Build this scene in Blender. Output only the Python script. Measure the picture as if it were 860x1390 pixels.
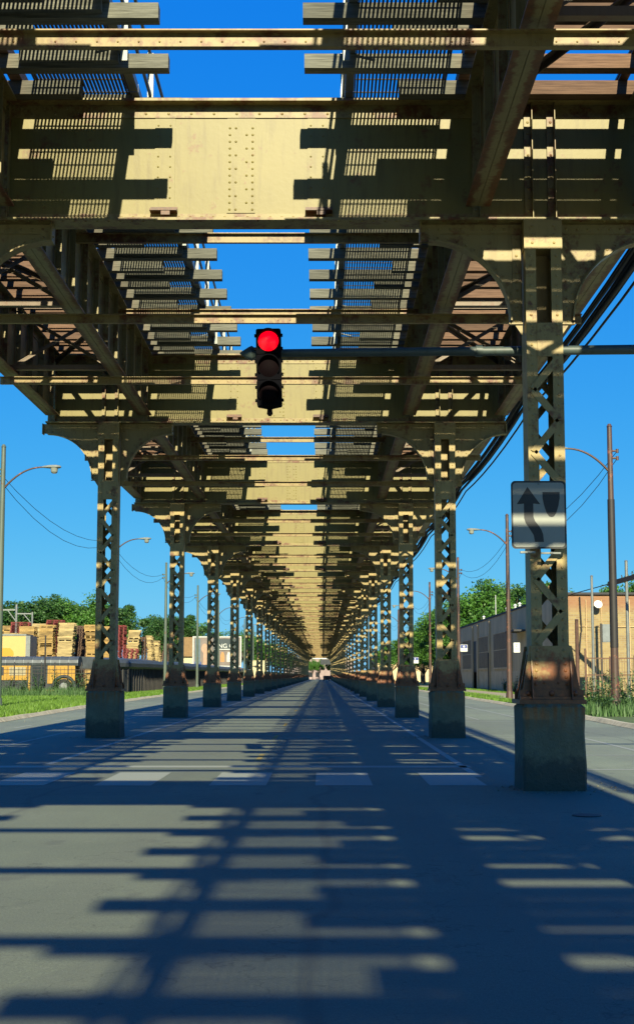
import bpy, math, random
from mathutils import Vector, Matrix
R = math.radians
random.seed(7)
for o in list(bpy.data.objects): bpy.data.objects.remove(o)
S = bpy.context.scene
COL = S.collection

# ------------------------------------------------------------------ camera
cam = bpy.data.cameras.new('camera'); camo = bpy.data.objects.new('camera', cam); COL.objects.link(camo); S.camera = camo
camo.location = (0, 0, 1.6)
PITCH = 6.2
camo.rotation_euler = (R(90 + PITCH), 0, 0)
cam.sensor_fit = 'VERTICAL'; cam.sensor_height = 36.0
F = 1850.0
cam.lens = F / 1390 * 36
cam.shift_x = (430 - 438) / 1390.0
cam.shift_y = -((695 - 917) + F * math.tan(R(PITCH))) / 1390.0 * -1 * -1
cam.clip_start = 0.2; cam.clip_end = 8000
# ------------------------------------------------------------------ light
ELEV, AZ = 28.0, 3.8           # sun behind the camera, slightly to the right
W = bpy.data.worlds.new('World'); S.world = W; W.use_nodes = True
nt = W.node_tree; nt.nodes.clear()
sky = nt.nodes.new('ShaderNodeTexSky'); sky.sky_type = 'NISHITA'; sky.sun_disc = False
sky.sun_elevation = R(ELEV); sky.sun_rotation = R(180 - AZ)
sky.air_density = 1.0; sky.dust_density = 0.25; sky.ozone_density = 5.0; sky.altitude = 100
bg = nt.nodes.new('ShaderNodeBackground'); bg.inputs[1].default_value = 0.10
hs = nt.nodes.new('ShaderNodeHueSaturation'); hs.inputs['Saturation'].default_value = 1.3
out = nt.nodes.new('ShaderNodeOutputWorld')
nt.links.new(sky.outputs[0], hs.inputs['Color'])
sep = nt.nodes.new('ShaderNodeSeparateColor'); com = nt.nodes.new('ShaderNodeCombineColor'); nt.links.new(hs.outputs[0], sep.inputs[0])
# film response of the deep polarised blue: compress each channel of the sky a little
for i, (ref, outv, g) in enumerate(((.376, .107, .77), (.82, .503, .545), (1.2, .90, .10))):
    a = nt.nodes.new('ShaderNodeMath'); a.operation = 'MULTIPLY'; a.inputs[1].default_value = .13 / ref; nt.links.new(sep.outputs[i], a.inputs[0])
    c_ = nt.nodes.new('ShaderNodeMath'); c_.operation = 'MAXIMUM'; c_.inputs[1].default_value = 1e-4; nt.links.new(a.outputs[0], c_.inputs[0])
    p = nt.nodes.new('ShaderNodeMath'); p.operation = 'POWER'; p.inputs[1].default_value = g; nt.links.new(c_.outputs[0], p.inputs[0])
    q_ = nt.nodes.new('ShaderNodeMath'); q_.operation = 'MULTIPLY'; q_.inputs[1].default_value = outv * 10 / 2.0; nt.links.new(p.outputs[0], q_.inputs[0])
    nt.links.new(q_.outputs[0], com.inputs[i])
nt.links.new(com.outputs[0], bg.inputs[0]); nt.links.new(bg.outputs[0], out.inputs[0])
sl = bpy.data.lights.new('sun', 'SUN'); sl.energy = 5.0; sl.angle = R(0.42); sl.color = (1.0, 0.91, 0.62)
so = bpy.data.objects.new('sun', sl); COL.objects.link(so)
sd = Vector((-math.sin(R(AZ)) * math.cos(R(ELEV)), math.cos(R(AZ)) * math.cos(R(ELEV)), -math.sin(R(ELEV))))
so.rotation_euler = sd.to_track_quat('-Z', 'Y').to_euler()
S.view_settings.view_transform = 'Standard'; S.view_settings.look = 'None'
S.view_settings.exposure = 1.0; S.view_settings.gamma = 1.0
S.render.engine = 'CYCLES'

# ------------------------------------------------------------------ materials
MATS = {}
AK = .70           # all base colours below are in photograph-relative units; AK brings them to real reflectances at this exposure
def newmat(name):
    m = bpy.data.materials.new(name); m.use_nodes = True; MATS[name] = m
    n = m.node_tree; b = n.nodes['Principled BSDF']; return m, n, b
def N(n, t, **k):
    x = n.nodes.new(t)
    for a, v in k.items():
        if a.startswith('i_'): x.inputs[int(a[2:])].default_value = v
        else: setattr(x, a, v)
    return x
def noise(n, scale, detail=4, rough=.55, vec=None, stretch=None, coord='Object'):
    tc = N(n, 'ShaderNodeTexCoord'); mp = N(n, 'ShaderNodeMapping')
    if stretch: mp.inputs['Scale'].default_value = stretch
    n.links.new(tc.outputs[coord], mp.inputs[0])
    t = N(n, 'ShaderNodeTexNoise'); t.inputs['Scale'].default_value = scale; t.inputs['Detail'].default_value = detail
    t.inputs['Roughness'].default_value = rough
    n.links.new(mp.outputs[0], t.inputs['Vector']); return t.outputs['Fac']
def ramp(n, fac, stops):
    r = N(n, 'ShaderNodeValToRGB'); e = r.color_ramp.elements
    while len(e) < len(stops): e.new(.5)
    for el, (p, c) in zip(e, stops):
        el.position = p; el.color = (c[0], c[1], c[2], 1) if isinstance(c, (tuple, list)) else (c, c, c, 1)
    n.links.new(fac, r.inputs[0]); return r.outputs[0]
def mix(n, fac, a, b, mode='MIX'):
    x = N(n, 'ShaderNodeMix'); x.data_type = 'RGBA'; x.blend_type = mode
    for sock, v in ((x.inputs[0], fac), (x.inputs[6], a), (x.inputs[7], b)):
        if isinstance(v, (int, float)): sock.default_value = v
        elif isinstance(v, tuple): sock.default_value = (v[0], v[1], v[2], 1)
        else: n.links.new(v, sock)
    return x.outputs[2]
def dim(n, col): return mix(n, 1.0, col, (AK, AK, AK), 'MULTIPLY')
def bump(n, b, fac, strength=.3, dist=.01):
    x = N(n, 'ShaderNodeBump'); x.inputs['Strength'].default_value = strength; x.inputs['Distance'].default_value = dist
    n.links.new(fac, x.inputs['Height']); n.links.new(x.outputs[0], b.inputs['Normal'])
def simple(name, c, rough=.6, metal=0, var=.15, scale=3.0, stretch=None, bmp=0, emit=None):
    m, n, b = newmat(name); b.inputs['Specular IOR Level'].default_value = .5 if max(c) > .01 else .08; b.inputs['Roughness'].default_value = rough; b.inputs['Metallic'].default_value = metal; c = tuple(v * AK for v in c)
    f = noise(n, scale, stretch=stretch)
    lo = tuple(v * (1 - var) for v in c); hi = tuple(min(1, v * (1 + var)) for v in c)
    n.links.new(ramp(n, f, [(.3, lo), (.7, hi)]), b.inputs['Base Color'])
    if bmp: bump(n, b, f, bmp)
    if emit: b.inputs['Emission Color'].default_value = (*emit[0], 1); b.inputs['Emission Strength'].default_value = emit[1]
    return m
def painted(name, c, rust=.60, edge=0, var=.12, world=True, rustc=(.065, .025, .010), xedge=None):
    """old oil paint over steel: blotchy colour, grime, rust breaking through with shapes of its own"""
    m, n, b = newmat(name); b.inputs['Roughness'].default_value = .5; c = tuple(v * AK for v in c)
    oi = N(n, 'ShaderNodeObjectInfo'); tc = N(n, 'ShaderNodeTexCoord'); add = N(n, 'ShaderNodeVectorMath', operation='ADD')
    n.links.new(tc.outputs['Object'], add.inputs[0]); n.links.new(oi.outputs['Location'], add.inputs[1])
    def nz(scale, detail=5, st=(1, 1, 1), rough=.6):
        mp = N(n, 'ShaderNodeMapping'); mp.inputs['Scale'].default_value = st; n.links.new(add.outputs[0], mp.inputs[0])
        t = N(n, 'ShaderNodeTexNoise'); t.inputs['Scale'].default_value = scale; t.inputs['Detail'].default_value = detail
        t.inputs['Roughness'].default_value = rough; n.links.new(mp.outputs[0], t.inputs['Vector']); return t.outputs['Fac']
    big = nz(1.1); fine = nz(14, 6); streak = nz(3, 4, (3.5, 3.5, .35))
    lo = tuple(v * (1 - var) for v in c); hi = tuple(v * (1 + var * .6) for v in c)
    col = ramp(n, big, [(.3, lo), (.7, hi)])
    col = mix(n, ramp(n, streak, [(.52, 0.0), (.74, .55)]), col, tuple(v * .55 for v in (c[0], c[1] * .85, c[2] * .6)))
    rf = N(n, 'ShaderNodeMath', operation='ADD'); h = N(n, 'ShaderNodeMath', operation='MULTIPLY'); h.inputs[1].default_value = .45
    n.links.new(fine, h.inputs[0]); n.links.new(h.outputs[0], rf.inputs[0])
    b2 = nz(2.3, 5, rough=.7); n.links.new(b2, rf.inputs[1])
    src = rf.outputs[0]
    if xedge:
        sp = N(n, 'ShaderNodeSeparateXYZ'); n.links.new(tc.outputs['Object'], sp.inputs[0])
        ab = N(n, 'ShaderNodeMath', operation='ABSOLUTE'); n.links.new(sp.outputs[0], ab.inputs[0])
        mr = N(n, 'ShaderNodeMapRange'); mr.inputs[1].default_value = xedge[0]; mr.inputs[2].default_value = xedge[1]
        mr.inputs[3].default_value = 0; mr.inputs[4].default_value = xedge[2]
        n.links.new(ab.outputs[0], mr.inputs[0]); ad = N(n, 'ShaderNodeMath', operation='ADD')
        n.links.new(src, ad.inputs[0]); n.links.new(mr.outputs[0], ad.inputs[1]); src = ad.outputs[0]
    if edge:   # rust creeping up from the bottom of the part (z in object space)
        sp = N(n, 'ShaderNodeSeparateXYZ'); n.links.new(tc.outputs['Object'], sp.inputs[0])
        mr = N(n, 'ShaderNodeMapRange'); mr.inputs[1].default_value = edge[0]; mr.inputs[2].default_value = edge[1]
        mr.inputs[3].default_value = edge[2]; mr.inputs[4].default_value = 0
        n.links.new(sp.outputs[2], mr.inputs[0]); ad = N(n, 'ShaderNodeMath', operation='ADD')
        n.links.new(src, ad.inputs[0]); n.links.new(mr.outputs[0], ad.inputs[1]); src = ad.outputs[0]
    rm = ramp(n, src, [(min(.98, rust + .18), 0.0), (min(1, rust + .34), 1.0)])
    rc = ramp(n, fine, [(.35, rustc), (.65, (rustc[0] * 2.1, rustc[1] * 1.8, rustc[2] * 1.3))])
    col = mix(n, rm, col, rc)
    n.links.new(col, b.inputs['Base Color'])
    bump(n, b, fine, .25, .006)
    return m
CREAM = (.31, .245, .085)
M_paint = painted('cream_paint', CREAM, .52)
M_web = painted('cream_web_paint', (.235, .193, .046), .66, var=.07)
M_flange = painted('stringer_flange_paint', (.32, .26, .12), .60, xedge=(.05, .17, .36), rustc=(.07, .028, .012))
M_str = painted('stringer_paint', (.29, .235, .095), .55)
M_col = painted('column_paint', (.42, .31, .11), .58)
M_gus = painted('gusset_paint', (.44, .29, .10), .64, edge=(1.2, 2.1, .55), rustc=(.11, .040, .014))
M_br = painted('bracket_paint', (.35, .265, .095), .58)
M_brace = painted('brace_paint', (.20, .14, .09), .60)
M_rust = painted('rusty_steel', (.10, .042, .020), .5)
M_strut = painted('strut_paint', (.34, .245, .085), .52)
M_rail = simple('rail_steel', (.12, .08, .06), .5, .5)
M_galv = simple('galvanised', (.24, .26, .25), .45, .3)
M_cable = simple('cable_black', (.022, .024, .028), .6)
M_grat = simple('walkway_slats', (.05, .05, .045), .7, var=.3, scale=5)
def mat_timber():
    m, n, b = newmat('weathered_timber'); b.inputs['Roughness'].default_value = .85
    oi = N(n, 'ShaderNodeObjectInfo')
    g = noise(n, 9, 6, .65, stretch=(.25, 2.5, 5))
    grey = ramp(n, g, [(.3, (.08, .08, .06)), (.52, (.17, .17, .135)), (.72, (.27, .265, .21))])
    brown = ramp(n, g, [(.3, (.09, .045, .025)), (.7, (.26, .15, .09))])
    tc = N(n, 'ShaderNodeTexCoord'); sp = N(n, 'ShaderNodeSeparateXYZ'); n.links.new(tc.outputs['Object'], sp.inputs[0])
    mr = N(n, 'ShaderNodeMapRange'); mr.inputs[1].default_value = -.9; mr.inputs[2].default_value = -1.7
    n.links.new(sp.outputs[0], mr.inputs[0])
    col = mix(n, mr.outputs[0], brown, grey)
    v = N(n, 'ShaderNodeMapRange'); v.inputs[3].default_value = .7; v.inputs[4].default_value = 1.15; n.links.new(oi.outputs['Random'], v.inputs[0])
    cmb = N(n, 'ShaderNodeCombineColor'); [n.links.new(v.outputs[0], cmb.inputs[i]) for i in range(3)]
    col = mix(n, 1.0, col, cmb.outputs[0], 'MULTIPLY')
    n.links.new(dim(n, col), b.inputs['Base Color']); bump(n, b, g, .6, .01); return m
M_tie = mat_timber()
def mat_concrete():
    m, n, b = newmat('pedestal_concrete'); b.inputs['Roughness'].default_value = .9
    a = noise(n, 2.2, 6, .65); f = noise(n, 30, 4); st = noise(n, 4, 4, stretch=(4, 4, .5))
    col = ramp(n, a, [(.3, (.16, .165, .095)), (.7, (.28, .27, .16))])
    col = mix(n, ramp(n, f, [(.3, .0), (.7, .3)]), col, (.08, .085, .065))
    wn = noise(n, 5, 5, .7); wz = N(n, 'ShaderNodeMath', operation='MULTIPLY_ADD'); n.links.new(wn, wz.inputs[0]); wz.inputs[1].default_value = -.7
    tc = N(n, 'ShaderNodeTexCoord'); sp = N(n, 'ShaderNodeSeparateXYZ'); n.links.new(tc.outputs['Object'], sp.inputs[0]); n.links.new(sp.outputs[2], wz.inputs[2])
    col = mix(n, ramp(n, wz.outputs[0], [(.0, .7), (.12, 0.0)]), col, (.06, .06, .05))       # splashed road dirt round the foot
    mr = N(n, 'ShaderNodeMapRange'); mr.inputs[1].default_value = .78; mr.inputs[2].default_value = 1.2; n.links.new(sp.outputs[2], mr.inputs[0])
    mu = N(n, 'ShaderNodeMath', operation='MULTIPLY'); n.links.new(mr.outputs[0], mu.inputs[0]); n.links.new(ramp(n, st, [(.42, 0.0), (.6, 1.0)]), mu.inputs[1])
    col = mix(n, mu.outputs[0], col, (.32, .14, .035))
    n.links.new(dim(n, col), b.inputs['Base Color']); 
    mb = noise(n, 7, 6, .7); ad = N(n, 'ShaderNodeMath', operation='MULTIPLY_ADD'); n.links.new(mb, ad.inputs[0]); ad.inputs[1].default_value = 3.0; n.links.new(f, ad.inputs[2]); bump(n, b, ad.outputs[0], .8, .02); return m
M_conc = mat_concrete()
def mat_asphalt():
    m, n, b = newmat('old_asphalt'); b.inputs['Roughness'].default_value = .82
    big = noise(n, .35, 5, .6); st = noise(n, .9, 4, .6, stretch=(1, .06, 1)); fine = noise(n, 60, 3, .7); mid = noise(n, 5, 5, .65)
    col = ramp(n, big, [(.3, (.175, .22, .150)), (.7, (.26, .31, .21))])
    col = mix(n, ramp(n, st, [(.4, 0.0), (.7, .5)]), col, (.15, .16, .135))
    col = mix(n, ramp(n, fine, [(.38, .6), (.62, .0)]), col, (.085, .095, .08))
    col = mix(n, ramp(n, mid, [(.6, 0.0), (.75, .35)]), col, (.30, .31, .25))
    tc = N(n, 'ShaderNodeTexCoord'); mp = N(n, 'ShaderNodeMapping'); mp.inputs['Scale'].default_value = (.32, .16, 1)
    wv = N(n, 'ShaderNodeTexNoise'); wv.inputs['Scale'].default_value = 1.3; wv.inputs['Detail'].default_value = 5
    n.links.new(tc.outputs['Object'], wv.inputs['Vector'])
    am = N(n, 'ShaderNodeVectorMath', operation='ADD'); sc = N(n, 'ShaderNodeVectorMath', operation='SCALE'); sc.inputs['Scale'].default_value = 2.2
    n.links.new(wv.outputs['Color'], sc.inputs[0]); n.links.new(tc.outputs['Object'], am.inputs[0]); n.links.new(sc.outputs[0], am.inputs[1]); n.links.new(am.outputs[0], mp.inputs[0])
    vo = N(n, 'ShaderNodeTexVoronoi'); vo.feature = 'DISTANCE_TO_EDGE'; vo.inputs['Scale'].default_value = 1.0; n.links.new(mp.outputs[0], vo.inputs['Vector'])
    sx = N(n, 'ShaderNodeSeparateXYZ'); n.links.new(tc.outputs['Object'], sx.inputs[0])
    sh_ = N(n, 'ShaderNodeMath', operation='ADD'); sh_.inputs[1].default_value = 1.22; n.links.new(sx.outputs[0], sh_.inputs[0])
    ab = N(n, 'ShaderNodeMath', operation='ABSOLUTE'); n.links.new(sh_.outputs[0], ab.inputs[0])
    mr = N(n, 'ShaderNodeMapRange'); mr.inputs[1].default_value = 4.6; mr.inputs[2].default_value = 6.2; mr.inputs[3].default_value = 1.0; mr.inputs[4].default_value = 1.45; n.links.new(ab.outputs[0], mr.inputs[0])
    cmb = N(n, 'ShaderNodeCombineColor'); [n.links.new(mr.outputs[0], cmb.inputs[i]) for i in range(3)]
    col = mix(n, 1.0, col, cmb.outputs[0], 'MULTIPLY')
    pv = N(n, 'ShaderNodeTexVoronoi'); pv.distance = 'CHEBYCHEV'; pv.inputs['Scale'].default_value = .16; pm = N(n, 'ShaderNodeMapping'); pm.inputs['Scale'].default_value = (1, .45, 1)
    n.links.new(tc.outputs['Object'], pm.inputs[0]); n.links.new(pm.outputs[0], pv.inputs['Vector']); ps = N(n, 'ShaderNodeSeparateColor'); n.links.new(pv.outputs['Color'], ps.inputs[0])
    col = mix(n, ramp(n, ps.outputs[0], [(.70, 0.0), (.72, .38)]), col, (.13, .15, .12))
    dr = noise(n, 2.6, 2, .4, stretch=(1, .5, 1)); col = mix(n, ramp(n, dr, [(.66, 0.0), (.74, .5)]), col, (.09, .10, .085))
    g2 = noise(n, 22, 5, .75); col = mix(n, ramp(n, g2, [(.40, .45), (.60, .0)]), col, (.12, .135, .11))
    spk = noise(n, 140, 2, .8); col = mix(n, ramp(n, spk, [(.58, 0.0), (.68, .45)]), col, (.45, .47, .38))
    wv2 = N(n, 'ShaderNodeTexWave'); wv2.bands_direction = 'X'; wv2.inputs['Scale'].default_value = .085; wv2.inputs['Distortion'].default_value = 1.1; wv2.inputs['Detail'].default_value = 4; wv2.inputs['Detail Scale'].default_value = 2.5
    n.links.new(tc.outputs['Object'], wv2.inputs['Vector']); col = mix(n, ramp(n, wv2.outputs['Fac'], [(.0, .35), (.0015, 0.0)]), col, (.06, .065, .06))
    cr = ramp(n, vo.outputs['Distance'], [(.0, .45), (.008, 0.0)])
    col = mix(n, cr, col, (.03, .03, .028))
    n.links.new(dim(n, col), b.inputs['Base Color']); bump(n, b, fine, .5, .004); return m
M_asph = mat_asphalt()
def mat_marking():
    m, n, b = newmat('worn_road_paint'); b.inputs['Roughness'].default_value = .7
    f = noise(n, 7, 6, .7); g = noise(n, 45, 3)
    ad = N(n, 'ShaderNodeMath', operation='ADD'); n.links.new(f, ad.inputs[0]); n.links.new(g, ad.inputs[1])
    c = mix(n, ramp(n, ad.outputs[0], [(.42, 0.0), (.62, 1.0)]), (.22, .25, .20), (.35, .38, .32))
    n.links.new(dim(n, c), b.inputs['Base Color']); return m
M_mark = mat_marking()
M_yel = simple('worn_yellow_paint', (.34, .25, .05), .7, var=.5, scale=8)
M_kerb = simple('kerb_stone', (.55, .50, .36), .9, var=.3, scale=3, bmp=.4)
M_walk = simple('sidewalk_concrete', (.40, .36, .24), .9, var=.15, scale=1.5)
M_dirt = simple('dry_ground', (.20, .19, .10), .95, var=.35, scale=.6)
M_gnd = simple('verge_soil', (.09, .14, .03), .95, var=.4, scale=1.2)
def mat_leaf(name, lo, hi):
    m, n, b = newmat(name); b.inputs['Roughness'].default_value = .6
    f = noise(n, .9, 4); g = noise(n, 9, 2)
    c = ramp(n, f, [(.3, lo), (.7, hi)]); c = mix(n, ramp(n, g, [(.4, 0.0), (.7, .5)]), c, tuple(v * 1.7 for v in hi))
    c = dim(n, c); n.links.new(c, b.inputs['Base Color'])
    tr = N(n, 'ShaderNodeBsdfTranslucent'); n.links.new(c, tr.inputs[0]); ms = N(n, 'ShaderNodeMixShader'); ms.inputs[0].default_value = .25
    n.links.new(b.outputs[0], ms.inputs[1]); n.links.new(tr.outputs[0], ms.inputs[2]); n.links.new(ms.outputs[0], n.nodes['Material Output'].inputs[0]); return m
M_leafd = mat_leaf('leaf_dark', (.018, .065, .012), (.05, .15, .022))
M_leafl = mat_leaf('leaf_light', (.035, .12, .012), (.09, .24, .022))
M_grass = mat_leaf('grass_blades', (.07, .17, .012), (.16, .30, .03))
M_weed = mat_leaf('weed_leaves', (.05, .13, .03), (.10, .20, .06))
M_bark = simple('bark', (.10, .075, .05), .9)
M_black = simple('signal_black', (.003, .003, .005), .9)
M_red = simple('red_lens', (.6, .01, .01), .3, emit=((1, .0, .01), .85), var=.05)
M_lensoff = simple('dark_lens', (.004, .001, .002), .8)
M_white = simple('white_paint', (.72, .74, .70), .5, var=.06)
M_signw = simple('sign_white', (.34, .36, .32), .45, var=.05)
M_signk = simple('sign_black', (.012, .014, .018), .45)
M_arm = painted('arm_green', (.07, .10, .095), .72)
M_pole = painted('pole_rust_brown', (.085, .05, .038), .62, rustc=(.16, .06, .04))
M_poleg = painted('pole_green', (.11, .15, .12), .66)
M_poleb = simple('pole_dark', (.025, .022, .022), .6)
M_lamp = simple('lamp_head_grey', (.22, .25, .23), .5)
M_glass = simple('lamp_glass', (.28, .30, .25), .25)
M_blue = simple('sign_blue', (.02, .05, .30), .5)
M_yellow = simple('vehicle_yellow', (.50, .27, .02), .45, var=.06)
M_trail = simple('trailer_cream', (.60, .44, .14), .5, var=.04)
M_orng = simple('trailer_stripe', (.60, .32, .01), .5, var=.04)
M_grey = simple('grey_metal', (.20, .23, .25), .5, .3)
M_cover = simple('cover_grey', (.075, .09, .10), .55, .1, var=.25)
M_dark = simple('dark_screen', (.030, .038, .045), .7, var=.4, scale=2)
M_win = simple('dark_window', (.03, .035, .04), .15)
M_rubber = simple('rubber', (.02, .02, .02), .8)
M_pal = simple('pallet_pine', (.40, .26, .085), .8, var=.55, scale=2.2, stretch=(.4, .4, 3))
M_palp = simple('pallet_pale', (.46, .35, .16), .8, var=.5, scale=2.2, stretch=(.4, .4, 3))
M_palr = simple('pallet_red', (.20, .02, .02), .7, var=.3, scale=3)
M_pald = simple('pallet_brown', (.10, .055, .035), .8, var=.3)
M_stucco = simple('grey_painted_block', (.78, .55, .29), .85, var=.2, scale=.5, stretch=(1, 1, .3))
M_stucco2 = simple('tan_painted_block', (.85, .62, .36), .85, var=.15, scale=.8)
M_roof = simple('roof_edge', (.05, .05, .055), .8)
M_rustwin = simple('rusty_window_mesh', (.10, .05, .035), .8, var=.35, scale=4, stretch=(1, 3, 1))
M_cream = simple('cream_pilaster', (.62, .56, .36), .8)
def mat_brick():
    m, n, b = newmat('buff_brick'); b.inputs['Roughness'].default_value = .9
    tc = N(n, 'ShaderNodeTexCoord'); sp = N(n, 'ShaderNodeSeparateXYZ'); n.links.new(tc.outputs['Object'], sp.inputs[0])
    cb = N(n, 'ShaderNodeCombineXYZ'); n.links.new(sp.outputs[0], cb.inputs[0]); n.links.new(sp.outputs[2], cb.inputs[1])
    br = N(n, 'ShaderNodeTexBrick'); n.links.new(cb.outputs[0], br.inputs['Vector'])
    br.inputs['Scale'].default_value = 1; br.inputs['Brick Width'].default_value = .36; br.inputs['Row Height'].default_value = .15; br.inputs['Mortar Size'].default_value = .016; br.inputs['Bias'].default_value = -.1
    br.inputs['Color1'].default_value = (.40, .30, .13, 1); br.inputs['Color2'].default_value = (.26, .17, .085, 1); br.inputs['Mortar'].default_value = (.36, .30, .19, 1)
    f = noise(n, 1.0, 6, .7); c = mix(n, ramp(n, f, [(.4, 0.0), (.7, .5)]), br.outputs[0], (.42, .33, .16))
    g = noise(n, .6, 3); zz = N(n, 'ShaderNodeMapRange'); zz.inputs[1].default_value = 5.9; zz.inputs[2].default_value = 6.6; n.links.new(sp.outputs[2], zz.inputs[0])
    zm = N(n, 'ShaderNodeMath', operation='MULTIPLY'); n.links.new(zz.outputs[0], zm.inputs[0]); zm.inputs[1].default_value = .6
    c = mix(n, zm.outputs[0], c, (.34, .13, .07))
    n.links.new(dim(n, c), b.inputs['Base Color']); return m
M_brick = mat_brick()

# ------------------------------------------------------------------ mesh builder
class MB:
    def __init__(s): s.v = []; s.f = []; s.sm = []; s.mi = []; s.cur = 0
    def add(s, vs, fs, smooth=False):
        o = len(s.v); s.v += [tuple(v) for v in vs]; s.f += [tuple(i + o for i in f) for f in fs]
        s.sm += [smooth] * len(fs); s.mi += [s.cur] * len(fs); return s
    def box(s, x0, x1, y0, y1, z0, z1):
        x0, x1 = min(x0, x1), max(x0, x1); y0, y1 = min(y0, y1), max(y0, y1); z0, z1 = min(z0, z1), max(z0, z1)
        vs = [(x, y, z) for z in (z0, z1) for y in (y0, y1) for x in (x0, x1)]
        return s.add(vs, [(0, 2, 3, 1), (4, 5, 7, 6), (0, 1, 5, 4), (2, 6, 7, 3), (0, 4, 6, 2), (1, 3, 7, 5)])
    def beam(s, p, q, w, h, up=(0, 0, 1)):
        p, q, up = Vector(p), Vector(q), Vector(up); d = (q - p).normalized(); a = d.cross(up)
        if a.length < 1e-4: a = d.cross(Vector((0, 1, 0)))
        a.normalize(); b = a.cross(d)
        vs = [c + a * (w / 2 * i) + b * (h / 2 * j) for c in (p, q) for i, j in ((-1, -1), (1, -1), (1, 1), (-1, 1))]
        return s.add(vs, [(0, 1, 2, 3), (7, 6, 5, 4), (0, 4, 5, 1), (1, 5, 6, 2), (2, 6, 7, 3), (3, 7, 4, 0)])
    def cyl(s, p, q, r0, r1=None, n=12, cap=True):
        r1 = r0 if r1 is None else r1
        p, q = Vector(p), Vector(q); d = (q - p).normalized(); a = d.orthogonal().normalized(); b = d.cross(a)
        vs = []
        for c, r in ((p, r0), (q, r1)):
            for i in range(n): t = 2 * math.pi * i / n; vs.append(c + a * (r * math.cos(t)) + b * (r * math.sin(t)))
        s.add(vs, [(i, (i + 1) % n, n + (i + 1) % n, n + i) for i in range(n)], True)
        if cap: s.add(vs[:n], [tuple(range(n))[::-1]]); s.add(vs[n:], [tuple(range(n))])
        return s
    def tube(s, pts, r, n=8, r1=None):
        pts = [Vector(p) for p in pts]; L = len(pts); vs = []; prev = None
        for k, p in enumerate(pts):
            d = (pts[min(k + 1, L - 1)] - pts[max(k - 1, 0)]).normalized()
            a = (prev - d * prev.dot(d)).normalized() if prev is not None else d.orthogonal().normalized()
            prev = a; b = d.cross(a); rr = r if r1 is None else r + (r1 - r) * k / (L - 1)
            for i in range(n): t = 2 * math.pi * i / n; vs.append(p + a * (rr * math.cos(t)) + b * (rr * math.sin(t)))
        fs = [(k * n + i, k * n + (i + 1) % n, (k + 1) * n + (i + 1) % n, (k + 1) * n + i) for k in range(L - 1) for i in range(n)]
        s.add(vs, fs, True); s.add(vs[:n], [tuple(range(n))[::-1]]); s.add(vs[-n:], [tuple(range(n))]); return s
    def prism(s, poly, y0, y1, axis='y'):
        n = len(poly)
        if axis == 'y': vs = [(x, y0, z) for x, z in poly] + [(x, y1, z) for x, z in poly]
        elif axis == 'x': vs = [(y0, x, z) for x, z in poly] + [(y1, x, z) for x, z in poly]
        else: vs = [(x, z, y0) for x, z in poly] + [(x, z, y1) for x, z in poly]
        return s.add(vs, [tuple(range(n)), tuple(range(2 * n - 1, n - 1, -1))] + [(i, n + i, n + (i + 1) % n, (i + 1) % n) for i in range(n)])
    def rivet(s, x, y, z, ax='y', sg=-1, r=.022, h=.014):
        n = 7; vs = []
        for rr, hh in ((r, 0), (r * .65, h * .8)):
            for i in range(n):
                t = 2 * math.pi * i / n; c, d = rr * math.cos(t), rr * math.sin(t)
                vs.append((x + c, y + sg * hh, z + d) if ax == 'y' else ((x + sg * hh, y + c, z + d) if ax == 'x' else (x + c, y + d, z + sg * hh)))
        fs = [(i, (i + 1) % n, n + (i + 1) % n, n + i) for i in range(n)]
        s.add(vs, fs + [tuple(range(n, 2 * n))], True); return s
    def mesh(s, name, mats):
        me = bpy.data.meshes.new(name); me.from_pydata(s.v, [], s.f)
        if not isinstance(mats, (list, tuple)): mats = [mats]
        for m in mats: me.materials.append(m)
        me.polygons.foreach_set('use_smooth', s.sm); me.polygons.foreach_set('material_index', s.mi)
        me.update()
        import bmesh
        bm = bmesh.new(); bm.from_mesh(me); bmesh.ops.recalc_face_normals(bm, faces=bm.faces); bm.to_mesh(me); bm.free()
        return me
    def build(s, name, mats, parent=None, **k): return ob(name, s.mesh(name, mats), parent, **k)
def ob(name, me, parent=None, loc=None, label=None, cat=None, group=None, kind=None, rot=None):
    o = bpy.data.objects.new(name, me); COL.objects.link(o)
    if parent: o.parent = parent
    if loc: o.location = loc
    if rot: o.rotation_euler = rot
    tag(o, label, cat, group, kind); return o
def tag(o, label=None, cat=None, group=None, kind=None):
    for k, v in (('label', label), ('category', cat), ('group', group), ('kind', kind)):
        if v: o[k] = v
    return o
def empty(name, loc, label, cat, group=None, rot=None):
    return ob(name, None, None, loc, label, cat, group, None, rot)
def kids(o): return [c for c in KIDS.get(o, [])]
ORD = ['', 'first', 'second', 'third', 'fourth', 'fifth', 'sixth', 'seventh', 'eighth', 'ninth', 'tenth', 'eleventh', 'twelfth', 'thirteenth', 'fourteenth', 'fifteenth', 'sixteenth', 'seventeenth', 'eighteenth', 'nineteenth', 'twentieth']
TENS = {2: 'twenty', 3: 'thirty', 4: 'forty', 5: 'fifty', 6: 'sixty', 7: 'seventy', 8: 'eighty', 9: 'ninety'}
TENTH = {3: 'thirtieth', 4: 'fortieth', 5: 'fiftieth', 6: 'sixtieth', 7: 'seventieth', 8: 'eightieth', 9: 'ninetieth'}
def nth(n):
    if n <= 20: return ORD[n]
    if n < 100: return TENTH[n // 10] if n % 10 == 0 else TENS[n // 10] + '-' + ORD[n % 10]
    r = n % 100
    return 'hundred' + ('th' if r == 0 else ' and ' + nth(r))

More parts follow.
